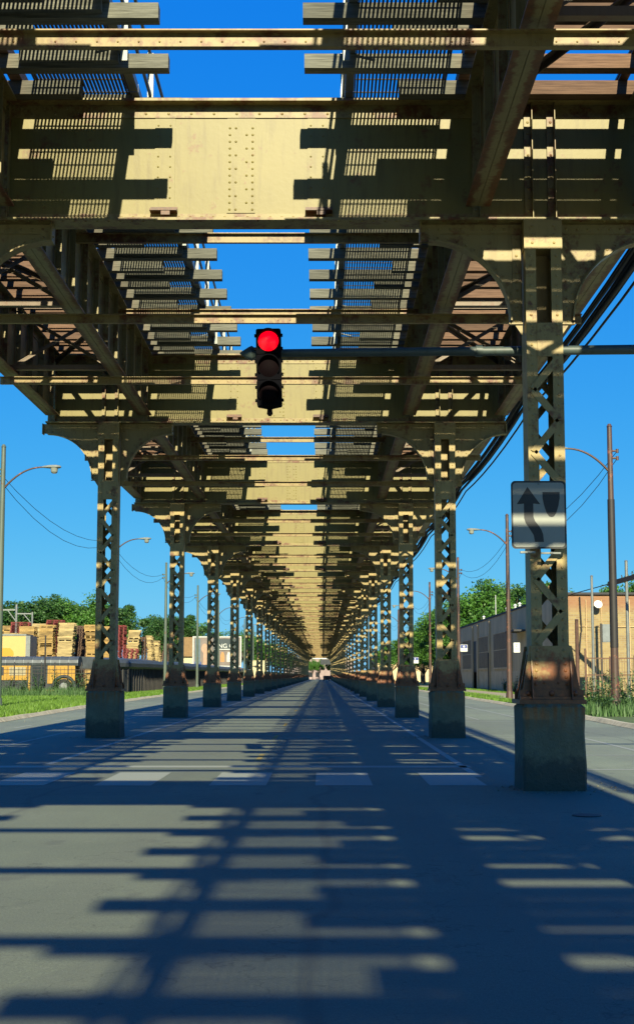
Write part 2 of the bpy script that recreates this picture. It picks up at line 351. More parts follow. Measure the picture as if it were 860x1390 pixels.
# ------------------------------------------------------------------ ground, road, verges
ob('ground', MB().add([(-3000, -200, -.03), (3000, -200, -.03), (3000, 5000, -.03), (-3000, 5000, -.03)], [(0, 1, 2, 3)]).mesh('ground', M_dirt), kind='structure')
KL = [(-10.9, -60), (-10.9, 40), (-11.0, 47), (-11.6, 67), (-12.2, 95), (-12.2, 640)]
KR = [(9.2, -60), (9.25, 40), (9.5, 50), (9.85, 80), (9.9, 640)]
m = MB()
for i in range(len(KL) - 1): pass
ob('road', MB().add([(x, y, 0) for x, y in KL] + [(x, y, 0) for x, y in reversed(KR)], [tuple(range(len(KL) + len(KR)))]).mesh('road', M_asph), kind='structure')
def strip(name, line, off0, off1, z, mt, kind='structure', z0=-.02):
    m = MB(); n = len(line)
    vs = [(x + off0, y, z) for x, y in line] + [(x + off1, y, z) for x, y in line] + [(x + off0, y, z0) for x, y in line]+ [(x + off1, y, z0) for x, y in line]
    fs = []
    for i in range(n - 1): fs += [(i, i + 1, n + i + 1, n + i), (i, 2 * n + i, 2 * n + i + 1, i + 1), (n + i, n + i + 1, 3 * n + i + 1, 3 * n + i)]
    return m.add(vs, fs).build(name, mt, kind=kind)
def jit(line, step, a):
    o = []
    for (x0, y0), (x1, y1) in zip(line[:-1], line[1:]):
        k = max(1, int((y1 - y0) / step))
        for i in range(k): o.append((x0 + (x1 - x0) * i / k + random.uniform(-a, a), y0 + (y1 - y0) * i / k))
    return o + [line[-1]]
def kerb(line, sg, a):
    L = jit(line, 1.5, a); m = MB(); vs = []; n = len(L)
    for x, y in L:
        h = .13 + random.uniform(-.012, .012)
        for off, z in ((0, -.02), (.0, .012), (.13, h), (.30, h), (.30, -.02)): vs.append((x + sg * off, y, z))
    fs = [(i * 5 + j, i * 5 + j + 1, (i + 1) * 5 + j + 1, (i + 1) * 5 + j) for i in range(n - 1) for j in range(4)]
    m.add(vs, fs).build('kerb', M_kerb, kind='structure')
kerb(KL, -1, .02); kerb(KR, 1, .03)
strip('verge', KL, -60, -.29, .12, M_gnd)
strip('verge', KR, .29, 60, .11, M_gnd)
m = MB()
for k in range(60): m.box(11.3, 15.2, 20 + k * 3.0, 22.985 + k * 3.0, .05, .135)
m.build('sidewalk', M_walk, kind='structure')
# painted markings: 4 mm above the road
m = MB()
def mk(x0, x1, y0, y1): m.add([(x0, y0, .004), (x1, y0, .004), (x1, y1, .004), (x0, y1, .004)], [(0, 1, 2, 3)])
mk(-5.04, -4.90, 25.0, 560); mk(2.40, 2.53, 21.9, 560)
for X in (-7.7, -6.1, -4.5, -2.93, -1.25, .31, 1.98, 5.6): mk(X - .42, X + .42, 20.2, 22.9)
mk(-8.6, 2.6, 24.1, 24.6)
mk(4.5, 9.1, 23.5, 23.7); mk(4.5, 8.9, 27.7, 27.9); mk(4.4, 7.3, 35.4, 35.55); mk(3.2, 2.5, 35.4, 35.5); mk(4.4, 7.3, 48, 48.2)
for y in range(30, 200, 6): mk(-9.46, -9.34, y, y + 2.6)
mk(-7.3, -7.2, 30, 300); mk(6.62, 6.74, 26, 44); mk(7.35, 7.47, 44, 300); mk(5.6, 5.7, 50, 300)
m.build('road_markings', M_mark, kind='structure')
m = MB()
for y in range(26, 300, 9): m.add([(-1.28, y, .004), (-1.18, y, .004), (-1.18, y + 2.2, .004), (-1.28, y + 2.2, .004)], [(0, 1, 2, 3)])
m.build('centre_line', M_yel, kind='structure')

MB().cyl((0, 0, .001), (0, 0, .012), .17, .165, 20).build('valve_cover', M_poleb, None, loc=(3.02, 15.9, 0), label='small round iron utility cover in the shaded road by the near pedestal', cat='utility cover')
q = MB(); rr = random.Random(3)
for k in range(300):
    if k < 260: bx_, by_ = random.choice(((3.23, 19.7), (-5.67, 35.9), (3.23, 35.9))); a = rr.uniform(0, 6.28); l = .55 + abs(rr.gauss(0, .3)); x, y = bx_ + l * math.cos(a), by_ + l * math.sin(a)
    else: x, y = (rr.uniform(8.6, 9.15) if k % 2 else rr.uniform(-10.8, -10.3)), rr.uniform(40, 60)
    w_ = rr.uniform(.006, .020); q.cyl((x, y, 0), (x + w_ * .3, y, w_), w_, w_ * .5, 5)
q.build('gravel', simple('grit', (.22, .22, .17), .9, var=.4, scale=9), None, label='loose stones and grit scattered round the pedestals and gutters', cat='gravel', kind='stuff')
# ------------------------------------------------------------------ viaduct
XC = -1.22; CO = 4.45; E = 1.6
BENT = [-33.9, -16.0, 1.87, 19.7, 35.9] + [53.0 + 17.45 * i for i in range(28)]
NB0 = 2               # index of the bent just ahead of the camera
ZB, ZT = E + 6.68, E + 8.55      # cross girder bottom / top
# --- column (origin at ground, column axis)
def column_meshes():
    HW, HD, FW = .265, .24, .155
    ped = MB(); w, d, h = .44, .47, 1.20; c = .045; vs = []
    for z, k in ((-.06, .008), (.35, .002), (.8, -.002), (h - c, -.006), (h, -c - .006)):
        for (sx, sy) in ((-1, -1), (1, -1), (1, 1), (-1, 1)):
            e = .03
            for (ax, ay) in (((0, e) if sx * sy > 0 else (e, 0)), ((e, 0) if sx * sy > 0 else (0, e))):
                vs.append((sx * (w + k - ax) + random.uniform(-.012, .012), sy * (d + k - ay) + random.uniform(-.012, .012), z))
    n = 8; fs = [(r * n + i, r * n + (i + 1) % n, (r + 1) * n + (i + 1) % n, (r + 1) * n + i) for r in range(4) for i in range(n)]
    ped.add(vs, fs + [tuple(range(4 * n, 5 * n)), tuple(range(n))[::-1]])
    sh = MB(); z0, z1 = 1.26, ZB - .45
    for s in (-1, 1):
        sh.box(s * HW, s * (HW - .025), -HD + .012, HD - .012, z0, z1)
        for y in (-1, 1): sh.box(s * HW, s * (HW - FW), y * HD, y * (HD - .022), z0, z1)
        z = 2.1
        while z < z1 - .1:
            sh.rivet(s * (HW - .075), -HD, z); z += .148
    zt = z1
    # top: closed plates and open recess with a web plate deep inside
    sh.box(-.11, .11, -HD - .012, -HD + .01, 6.22, 6.72)   # batten plate
    sh.box(-.11, .11, .10, .13, 6.3, z1)
    lac = MB(); p = .46; z = 2.05; k = 0
    while z + p < 6.30:
        s = 1 if k % 2 else -1
        lac.beam((s * .19, -HD - .008, z), (-s * .19, -HD - .008, z + p), .105, .016, (0, 1, 0)) if False else lac.beam((s * .19, -HD - .010, z), (-s * .19, -HD - .010, z + p), .016, .105, (1, 0, .0))
        lac.beam((-s * .19, HD + .010, z), (s * .19, HD + .010, z + p), .016, .105, (1, 0, 0))
        lac.rivet(s * .19, -HD - .018, z + .02); z += p; k += 1
    gus = MB()
    poly = [(-.45, 1.26), (.45, 1.26), (.45, 1.36), (.40, 1.42), (.30, 2.02), (-.30, 2.02), (-.40, 1.42), (-.45, 1.36)]
    for y in (-1, 1): gus.prism(poly, y * (HD + .002), y * (HD + .022))
    for s in (-1, 1):
        gus.prism([(-.42, 1.26), (.42, 1.26), (.26, 1.95), (-.26, 1.95)], s * (HW + .003), s * (HW + .02), 'x')
        gus.prism([(s * .265, 1.26), (s * .44, 1.26), (s * .30, 1.9), (s * .265, 1.9)], -.02, .02)
    gus.box(-.47, .47, -.40, .40, 1.201, 1.262)
    gus.box(-.45, .45, -.36, -.266, 1.264, 1.30); gus.box(-.45, .45, -.295, -.266, 1.302, 1.40)
    for s in (-1, 1):
        for k in range(6): gus.rivet(s * (.19 + .018 * (5 - k) * .3), -HD - .022, 1.48 + k * .095, r=.026)
        gus.rivet(s * .33, -.30, 1.35, r=.04, h=.03)
    gus.rivet(0, -.30, 1.35, r=.045, h=.03); gus.rivet(.1, -HD - .022, 1.5); gus.rivet(-.1, -HD - .022, 1.5)
    # bracket: plate under the girder with concave arch edge.  local origin: column axis, side s
    def bracket(s):
        b = MB(); e = 1.65 if s > 0 else 1.78; b0 = ZB - .002; band = .26; x0 = HW + .02
        rx, rz = 1.22, 1.22; pts = [(x0, b0), (e, b0), (e, b0 - band)]
        arc = []
        for i in range(15):
            t = math.pi / 2 * i / 14
            arc.append((x0 + .16 + rx - rx * math.sin(t), b0 - band - rz + rz * math.cos(t)))
        arc = arc
        # quarter ellipse concave toward the lower outside corner
        arc = [(x0 + .16 + rx * (1 - math.sin(t)), b0 - band - rz * (1 - math.cos(t))) for t in [math.pi / 2 * i / 14 for i in range(15)]]
        pts += arc + [(x0 + .13, b0 - band - rz - .02), (x0, b0 - band - rz - .22)]
        b.prism([(s * x, z) for x, z in pts], -.012, .012)
        full = [(e, b0 - band)] + arc
        for (xa, za), (xb, zb) in zip(full[:-1], full[1:]):
            mid = Vector(((xa + xb) / 2, 0, (za + zb) / 2)); L = math.hypot(xa - xb, za - zb)
            if L < .01: continue
            b.beam((s * xa, 0, za), (s * xb, 0, zb), .20, .022, (0, 0, 1) if abs(xa - xb) > abs(za - zb) else (1, 0, 0)) if False else None
        # edge angle as a swept strip
        nrm = []
        vs = []; fs = []
        for i, (x, z) in enumerate(arc):
            t = math.pi / 2 * i / 14; nx, nz = math.sin(t), -math.cos(t)   # away from the plate: towards the arch centre
            nx, nz = math.sin(t), -math.cos(t)
            ddx, ddz = (x0 + .16 + rx) - x, (b0 - band - rz) - z; l = math.hypot(ddx, ddz) or 1; ddx /= l; ddz /= l
            for yy, k in ((-.11, 0), (.11, 0), (.11, .022), (-.11, .022)): vs.append((s * (x + ddx * k), yy, z + ddz * k))
        for i in range(14):
            for j in range(4): fs.append((i * 4 + j, i * 4 + (j + 1) % 4, (i + 1) * 4 + (j + 1) % 4, (i + 1) * 4 + j))
        b.add(vs, fs)
        # leg of the angle lying on the plate
        vs = []; fs = []
        for i, (x, z) in enumerate(arc):
            ddx, ddz = (x0 + .16 + rx) - x, (b0 - band - rz) - z; l = math.hypot(ddx, ddz) or 1; ddx /= l; ddz /= l
            for yy, k in ((-.014, 0), (-.03, 0), (-.03, -.12), (-.014, -.12)): vs.append((s * (x + ddx * k), yy, z + ddz * k))
            if i % 1 == 0: b.rivet(s * (x - ddx * .06), -.03, z - ddz * .06, r=.02)
        for i in range(14):
            for j in range(4): fs.append((i * 4 + j, i * 4 + (j + 1) % 4, (i + 1) * 4 + (j + 1) % 4, (i + 1) * 4 + j))
        b.add(vs, fs)
        b.box(s * (x0 + .02), s * (x0 + .14), -.032, -.014, b0 - band - rz - .02, b0 - .17)      # clip angle on the column
        z = b0 - 1.4
        while z < b0 - .2: b.rivet(s * (x0 + .08), -.032, z); z += .13
        b.box(s * x0, s * e, -.03, -.014, b0 - .15, b0 - .01)
        x = x0 + .1
        while x < e: b.rivet(s * x, -.03, b0 - .08); x += .16
        b.box(s * (e - .01), s * (e + .015), -.11, .11, b0 - band - .02, b0 - .002)
        b.box(s * (x0 - .0), s * (x0 + .2), -.04, .04, b0 - band - rz - .045, b0 - band - rz - .02)
        return b
    cap = MB(); cap.box(-HW - .015, HW + .015, -HD - .004, HD, ZB - .45 + .002, ZB - .004)
    for s in (-1, 1):
        for k in range(3): cap.rivet(s * .16, -HD - .004, ZB - .36 + k * .13)
    return dict(pedestal=ped.mesh('pedestal', M_conc), shaft=sh.mesh('shaft', M_col), lacing=lac.mesh('lacing', M_col),
                base_gusset=gus.mesh('base_gusset', M_gus), cap_plate=cap.mesh('cap_plate', M_col),
                bracket_in=bracket(-1).mesh('bracket', M_br), bracket_out=bracket(1).mesh('bracket', M_br))
CM = column_meshes()
CMM = {}
# --- cross girder
def girder_meshes():
    L0, L1 = -6.12, 6.07; b0, b1 = ZB, ZT
    web = MB(); web.box(L0, L1, -.012, .012, b0 + .04, b1 - .04)
    web.box(-.21, .21, -.026, -.0121, b0 + .17, b1 - .24)       # splice plate
    for k in range(13):
        z = b0 + .22 + k * .105
        for x in ((-.17, .08) if k % 2 else (-.17, .17, -.08)): web.rivet(x, -.026, z, r=.02)
        if k % 2: web.rivet(.17, -.026, z, r=.02)
    for s in (-1, 1):   # wide connection plates
        X = s * 1.14; web.box(X - .15, X + .15, -.026, -.0121, b0 + .17, b1 - .24)
        for k in range(9):
            for q in (-.1, .08): web.rivet(X + q, -.026, b0 + .24 + k * .16, r=.016)
    tf = MB(); tf.box(L0 - .02, L1 + .02, -.22, .22, b1 - .04, b1); tf.box(L0, L1, -.032, -.0125, b1 - .23, b1 - .042); tf.box(L0, L1, .0125, .032, b1 - .2, b1 - .042)
    bf = MB(); bf.box(L0 - .02, L1 + .02, -.22, .22, b0, b0 + .04); bf.box(L0, L1, -.032, -.0125, b0 + .042, b0 + .155); bf.box(L0, L1, .0125, .032, b0 + .042, b0 + .18)
    x = L0 + .1; k = 0
    while x < L1:
        tf.rivet(x, -.032, b1 - .17 if k % 2 else b1 - .09); bf.rivet(x, -.032, b0 + .10)
        bf.rivet(x, -.15, b0, 'z', -1); x += .17; k += 1
    stf = MB()
    stf.box(-.08, -.012, -.034, -.027, b0 + .17, b1 - .24)
    st = []
    for X in (-5.95, -3.5, -4.62, -4.28, 3.5, 5.95, 4.62, 4.28):
        q = MB(); q.box(-.055, .055, -.048, -.034, b0 + .045, b1 - .045); q.box(.043, .055, -.17, -.048, b0 + .045, b1 - .045)
        for k in range(9): q.rivet(0, -.048, b0 + .2 + k * .17)
        st.append((X, q))
    rb = MB(); rb.box(-.20, .20, -.20, -.034, b0 + .155, b0 + .18); rb.box(-.20, .20, -.058, -.034, b0 + .181, b0 + .25); rb.box(-.03, .10, -.19, -.035, b0 + .09, b0 + .154)
    return dict(web=web.mesh('web', M_web), top=tf.mesh('top_flange', M_paint), bot=bf.mesh('bottom_flange', M_paint), st=[(X, q) for X, q in st], rb=rb.mesh('shelf_angle', M_rust))
GM = girder_meshes(); STM = GM['st'][0][1].mesh('stiffener', M_paint)
NBENT = len(BENT); GIRD = {}
for bi, Y in enumerate(BENT):
    n = bi - NB0
    if n <= 0: where = {0: 'just ahead of the viewer overhead', -1: 'behind the viewer', -2: 'farther behind the viewer'}[n]
    for s in (-1, 1):
        side = 'right' if s > 0 else 'left'
        vis = n >= 1
        if n < 1: lab = 'riveted lattice column on %s side, %s' % (side, where)
        elif n == 1 and s > 0: lab = 'nearest lattice steel column, carrying the lane sign, on tall rust-stained concrete pedestal'
        elif n == 1: lab = 'lattice steel column opposite the sign column, outside the left edge of view'
        else: lab = '%s lattice steel column on concrete pedestal in the %s row, counting from the viewer' % (nth(n), side)
        c = empty('support_column', (XC + s * CO, Y, 0), lab, 'column', 'riveted columns of the elevated railway')
        ob('pedestal', CM['pedestal'], c, rot=(0, 0, 0 if (bi + (s > 0)) % 2 else math.pi)); ob('shaft', CM['shaft'], c); ob('lacing', CM['lacing'], c)
        ob('base_gusset', CM['base_gusset'], c); ob('cap_plate', CM['cap_plate'], c)
        ob('bracket', CM['bracket_in' if s > 0 else 'bracket_out'], c)
        b = ob('bracket', CM['bracket_out' if s > 0 else 'bracket_in'], c)
    gl = ('riveted cream cross girder %s' % where) if n < 1 else ('nearest full-width cream cross girder, spanning top of the photo' if n == 1 else '%s cream cross girder spanning the road, counting from the viewer' % nth(n))
    GIRD[bi] = g = empty('cross_girder', (XC, Y, 0), gl, 'girder', 'cross girders of the elevated railway')
    ob('web', GM['web'], g); ob('top_flange', GM['top'], g); ob('bottom_flange', GM['bot'], g)
    for X, _ in GM['st']: ob('stiffener', STM, g, loc=(X, 0, 0))
    for X in (-1.14, 1.16): ob('shelf_angle', GM['rb'], g, loc=(X, 0, 0))

# --- stringers, cross frames, struts, bracing per bay
SB, ST = E + 6.87, E + 8.52; LB = 17.0
def stringer_meshes():
    w = MB(); w.box(-.013, .013, .25, LB - .25, SB + .03, ST - .03)
    for z, s in ((SB + .031, 1), (ST - .031, -1)):
        for q in (-1, 1):
            w.box(q * .0135, q * .03, .25, LB - .25, z, z + s * .15)
            y = .4
            while y < LB - .3: w.rivet(q * .03, y, z + s * .09, 'x', q, r=.02); y += .24
    st = w
    for k in range(12):
        y = .25 + (LB - .5) * (k + .5) / 12
        for q in (-1, 1):
            st.box(q * .031, q * .15, y - .007, y + .007, SB + .04, ST - .04); st.box(q * .031, q * .044, y - .09, y - .008, SB + .04, ST - .04)
    bf = MB()
    bf.box(-.18, -.004, .24, LB - .24, SB, SB + .028); bf.box(.004, .18, .24, LB - .24, SB, SB + .028); bf.box(-.004, .004, .24, LB - .24, SB + .012, SB + .028)
    tf = MB(); tf.box(-.18, .18, .24, LB - .24, ST - .028, ST)
    return w.mesh('stringer', M_str), bf.mesh('bottom_flange', M_flange), tf.mesh('top_flange', M_str)
SW, SBF, STF = stringer_meshes()
def channel(m, p, q, h, w):     # channel strut lying along x: web facing the camera, flanges behind
    (x0, y, z), (x1, _, _) = p, q
    m.box(x0, x1, y - .01, y + .01, z, z + h); m.box(x0, x1, y - .09, y + w, z + h + .0002, z + h + .016)
    m.box(x0, x1, y + .0102, y + w, z, z + .014)
mS = MB(); channel(mS, (-6.12, 0, E + 6.60), (6.08, 0, 0), .14, .08)
x = -6
while x < 6: mS.rivet(x, -.01, E + 6.65, r=.012); x += .22
STRUT = mS.mesh('transverse_strut', M_strut)
mT = MB(); channel(mT, (-3.46, 0, E + 8.16), (3.46, 0, 0), .15, .08); TSTRUT = mT.mesh('upper_strut', M_strut)
mF = MB()
for z0, z1 in ((SB + .12, ST - .12), (ST - .12, SB + .12)):
    mF.beam((-1.18, 0 if z0 < z1 else .04, z0), (1.18, 0 if z0 < z1 else .04, z1), .09, .018, (0, 0, 1)); mF.beam((-1.18, -.03 if z0 < z1 else .07, z0 - .03), (1.18, -.03 if z0 < z1 else .07, z1 - .03), .018, .08, (0, 0, 1))
FRX = mF.mesh('cross_bracing', M_brace)
mH = MB(); mH.box(-1.19, 1.19, -.02, .1, SB + .06, SB + .08); mH.box(-1.19, 1.19, -.03, -.0202, SB + .06, SB + .17); FH1 = mH.mesh('chord', M_brace)
mH = MB(); mH.box(-1.19, 1.19, -.03, -.012, ST - .17, ST - .06); FH2 = mH.mesh('chord', M_brace)
DM = {}
for d in (-1, 1):
    q = MB(); L = LB / 3 - .35
    q.beam((-1.15 * d, .15, ST - .2), (1.15 * d, L, ST - .2), .16, .016); q.beam((-1.15 * d, .15, ST - .25), (1.15 * d, L, ST - .25), .016, .11)
    DM[d] = q.mesh('diagonal_brace', M_brace)
SNAME = {-5.95: 'outer left', -3.5: 'inner left', 3.5: 'inner right', 5.95: 'outer right'}
for bi in range(NBENT - 1):
    y0, y1 = BENT[bi], BENT[bi + 1]; sc = (y1 - y0) / LB; n = bi - NB0 + 1
    bay = {-1: 'the second bay behind the viewer', 0: 'the bay behind the viewer'}.get(n, 'the bay over the viewer' if n == 1 else 'the %s bay from the viewer' % nth(n))
    span = {}
    for s in (-1, 1):
        sd = 'right' if s > 0 else 'left'
        sp = span[s] = empty('track_span', (XC + s * 4.725, y0, 0), 'riveted twin-girder span carrying the %s track in %s' % (sd, bay), 'bridge span', 'girder spans of the elevated tracks')
        for X in (-1.225, 1.225):
            t = ob('stringer', SW, sp, (X, 0, 0)); t.scale = (1, sc, 1)
            for nm, me in (('bottom_flange', SBF), ('top_flange', STF)): ob(nm, me, t)
        for k in range(3):
            if k:
                f = ob('cross_bracing', FRX, sp, (0, (y1 - y0) * k / 3, 0))
                ob('chord', FH1, f); ob('chord', FH2, f)
            d = (1 if (k + bi) % 2 else -1) * s
            o = ob('diagonal_brace', DM[d], sp, (0, (y1 - y0) * k / 3, 0)); o.scale = (1, sc, 1)
    for k in (1, 2):
        y = y0 + (y1 - y0) * k / 3; ps = 'nearer' if k == 1 else 'farther'
        ob('transverse_strut', STRUT, None, (XC, y, 0), '%s thin full-width strut under the tracks in %s' % (ps, bay), 'strut', 'thin struts hung below the stringers')
        ob('upper_strut', TSTRUT, None, (XC, y, 0), '%s short upper strut between the tracks in %s' % (ps, bay), 'strut', 'upper struts between the tracks')

# --- timber ties
TB = ST; TIE = []
YEND = BENT[-1] + 2
y = -30.0; k = 0
while y < YEND:
    TIE.append((y, k % 2 == 0)); k += 1
    y += .60 if k % 4 in (0, 1) else .87
# shift so that a long tie falls on y = 19.35 and 17.60
longs = [t[0] for t in TIE if t[1]]
def tie_mesh(x0, x1, jig=0):
    q = MB(); e = .012
    q.box(x0, x1, -.10, .10, 0, .21)
    if jig: q.box(-3.07, -1.68, .101, .215, .06, .21); q.box(-1.0, 1.0, .101, .14, .05, .15)
    return q
tl = {}
for s in (-1, 1):
    for ln in (True, False):
        for v in range(3):
            inner = (.93 + random.uniform(-.05, .08)) if ln else 2.45 + random.uniform(-.3, .3)
            # in object space x = -(distance from the track centre towards the walkway)
            q = tie_mesh(-(4.72 - inner), 1.62 + random.uniform(-.05, .1), ln)
            tl[(ln, v)] = tl.get((ln, v)) or q.mesh('track_tie', M_tie)
def ypx_sort():
    a = []
    for (yy, ln) in TIE:
        for s in (-1, 1): a.append((yy, ln, s))
    return a
ties = [t for t in ypx_sort() if t[0] > -30]
vis = [t for t in ties if t[0] > 14.0][:300]
rest = [t for t in ties if t not in set(vis)]
cnt = {-1: 0, 1: 0}
for (yy, ln, s) in vis:
    cnt[s] += 1; me = tl[(ln, random.randrange(3))]
    o = ob('track_tie', me, None, (XC + s * 4.72, yy, TB + .002), '%s %s timber tie of the %s track, counting away from the viewer' % (nth(cnt[s]), 'long grey-ended' if ln else 'short brown', 'right' if s > 0 else 'left'), 'railway tie', 'timber ties of the elevated tracks')
    if s < 0: o.rotation_euler = (0, 0, math.pi)
q = MB()
for (yy, ln, s) in rest:
    inner = (.93 + random.uniform(-.12, .1)) if ln else 2.45 + random.uniform(-.3, .3)
    q.box(XC + s * inner, XC + s * 6.4, yy - .1, yy + .1, TB + .002, TB + .212)
def mat_timber_far():
    m, n, b = newmat('weathered_timber_far'); b.inputs['Roughness'].default_value = .85
    g = noise(n, 9, 5, .65, stretch=(.25, 2.5, 5)); oi = noise(n, .9, 2)
    c = ramp(n, g, [(.3, (.11, .085, .06)), (.7, (.32, .27, .20))]); n.links.new(dim(n, c), b.inputs['Base Color']); return m
q.build('track_ties', mat_timber_far(), kind='stuff', label='far timber ties of both tracks receding down the street', cat='railway ties')
# --- rails, guard timbers
def rail_mesh():
    q = MB(); z = TB + .214
    q.box(-.07, .07, -34, YEND, z, z + .02); q.box(-.012, .012, -34, YEND, z + .0202, z + .13); q.box(-.037, .037, -34, YEND, z + .1302, z + .17); return q.mesh('rail', M_rail)
RM = rail_mesh()
for s in (-1, 1):
    sd = 'right' if s > 0 else 'left'
    for off, nm in ((3.80, 'inner'), (5.64, 'outer')):
        ob('rail', RM, None, (XC + s * off, 0, 0), '%s steel running rail on the %s track ties' % (nm, sd), 'rail', 'running rails')
    for off, nm in ((3.30, 'inner'), (6.18, 'outer')):
        q = MB(); q.box(-.09, .09, -34, YEND, TB + .215, TB + .40); q.build('guard_timber', M_tie, None, loc=(XC + s * off, 0, 0), label='%s dark guard timber bolted along the %s track ties' % (nm, sd), cat='timber')
    q = MB(); q.box(-.04, .04, -34, YEND, TB + .43, TB + .58); q.box(-.12, .12, -34, YEND, TB + .215, TB + .25); q.build('third_rail', M_rail, None, loc=(XC + s * 6.34, 0, 0), label='power rail along the outer edge of the %s track' % sd, cat='rail')
# --- walkway slats and handrails per bay
def walk_mesh():
    q = MB(); z = TB + .216
    for k in range(24):
        x = .0 + k * .0545; q.box(x, x + .028, 0, LB - .03, z, z + .035)
    for k in range(47):
        y = .1 + k * .36; q.box(-.01, 1.29, y, y + .022, z - .0, z - .0 + .0 + .03) if False else q.box(-.01, 1.29, y, y + .02, z + .0355, z + .05)
    q.box(-.03, -.012, 0, LB - .03, z, z + .06); q.box(1.292, 1.32, 0, LB - .03, z, z + .06)
    return q.mesh('walkway_slats', M_grat)
WM = walk_mesh()
mE = MB(); mE.box(-.165, -.035, 0, LB - .03, TB + .216, TB + .262); mE.box(-.165, -.15, 0, LB - .03, TB + .2622, TB + .34); ECH = mE.mesh('edge_channel', M_galv)
def rail_parts():
    z = TB + .215; a = MB(); a.box(-.045, .045, -.012, .012, z - .2, z + 1.25); a.box(-.045, -.033, -.05, -.0125, z - .2, z + 1.25)
    a.beam((-.03, 0, z + .1), (-.42, 0, z - .0), .04, .02)
    b = MB()
    for h in (.52, 1.18): b.box(-.022, .022, 0, LB, z + h, z + h + .05)
    return a.mesh('post', M_galv), b.mesh('handrail', M_galv)
HP, HR = rail_parts()
for bi in range(NBENT - 1):
    y0, y1 = BENT[bi], BENT[bi + 1]; sc = (y1 - y0) / LB; n = bi - NB0 + 1
    bay = {-1: 'the second bay behind the viewer', 0: 'the bay behind the viewer'}.get(n, 'the bay over the viewer' if n == 1 else 'the %s bay from the viewer' % nth(n))
    for s in (-1, 1):
        sd = 'right' if s > 0 else 'left'
        o = ob('walkway', WM, None, (XC + s * 1.72, y0, 0), 'slatted walkway beside the %s track in %s' % (sd, bay), 'walkway', 'slatted walkways between the tracks')
        o.scale = (s, sc, 1); ob('edge_channel', ECH, o)
        h = empty('railing', (XC + s * 1.55, y0, 0), 'pale metal railing of the %s walkway in %s' % (sd, bay), 'railing', 'railings along the walkways')
        r = ob('handrail', HR, h); r.scale = (1, sc, 1)
        for k in range(6):
            o = ob('post', HP, h, loc=(0, (y1 - y0) * (k + .5) / 6, 0)); o.scale = (-s, 1, 1)

# --- cable bundle on the right side
for i, (dx, dz, r) in enumerate(((0, 0, .045), (.10, -.03, .03), (.18, -.12, .055), (.08, -.17, .045), (.28, -.2, .03), (.20, -.30, .05), (.36, -.36, .028))):
    pts = []
    for bi in range(2, NBENT - 1):
        y0, y1 = BENT[bi], BENT[bi + 1]
        for k in range(6):
            t = k / 6; sag = .22 * 4 * t * (1 - t) * (.6 + .25 * ((i * 37) % 5) / 2)
            pts.append((5.25 + dx, y0 + (y1 - y0) * t, E + 7.55 + dz - sag))
    q = MB(); q.tube(pts, r * .95, 7)
    q.build('cable', M_cable, None, label='%s black cable, counting outward, in the sagging bundle along the right edge' % nth(i + 1), cat='cable', group='black cables hung beside the right track')
q = MB(); q.box(0, .62, -.03, .03, .0, .05); q.box(.3, .34, -.03, .03, -.3, 0); q.box(-.05, 0, -.06, .06, -.12, .12); CBR = q.mesh('cable_bracket', M_rust)
for bi in range(3, 22): ob('cable_bracket', CBR, GIRD[bi], (4.93 - XC, 0, E + 7.62))

# ------------------------------------------------------------------ traffic signal
a = empty('signal_mast_arm', (8.6, 20.15, 0), 'dark green horizontal signal arm passing behind the near column', 'mast arm')
q = MB(); q.cyl((0, 0, E + 4.93), (-9.55, 0, E + 4.83), .085, .060, 16)
q.cyl((-1.9, 0, E + 4.9), (-2.0, 0, E + 4.9), .1, .1); q.cyl((-6.2, 0, E + 4.865), (-6.3, 0, E + 4.865), .088, .088); q.build('arm', M_arm, a)
q = MB(); x = -9.55; z = E + 4.83
for (xa, ra, xb, rb) in ((0, .06, -.06, .075), (-.06, .075, -.12, .115), (-.12, .115, -.16, .10), (-.16, .10, -.30, .012)): q.cyl((x + xa, 0, z), (x + xb, 0, z), ra, rb, 12)
q.build('spear_finial', M_arm, a)
q = MB(); q.cyl((0, 0, 0), (0, 0, E + 5.6), .14, .11, 16); q.cyl((0, 0, 0), (0, 0, .25), .22, .2, 16); q.build('pole', M_arm, a)
SX, SY = -.79, 19.85
h = empty('traffic_signal', (SX, SY, E + 4.15), 'black three-section traffic light glowing red at the top, hung on the arm', 'traffic light', rot=(0, R(1.2) * -1, 0))
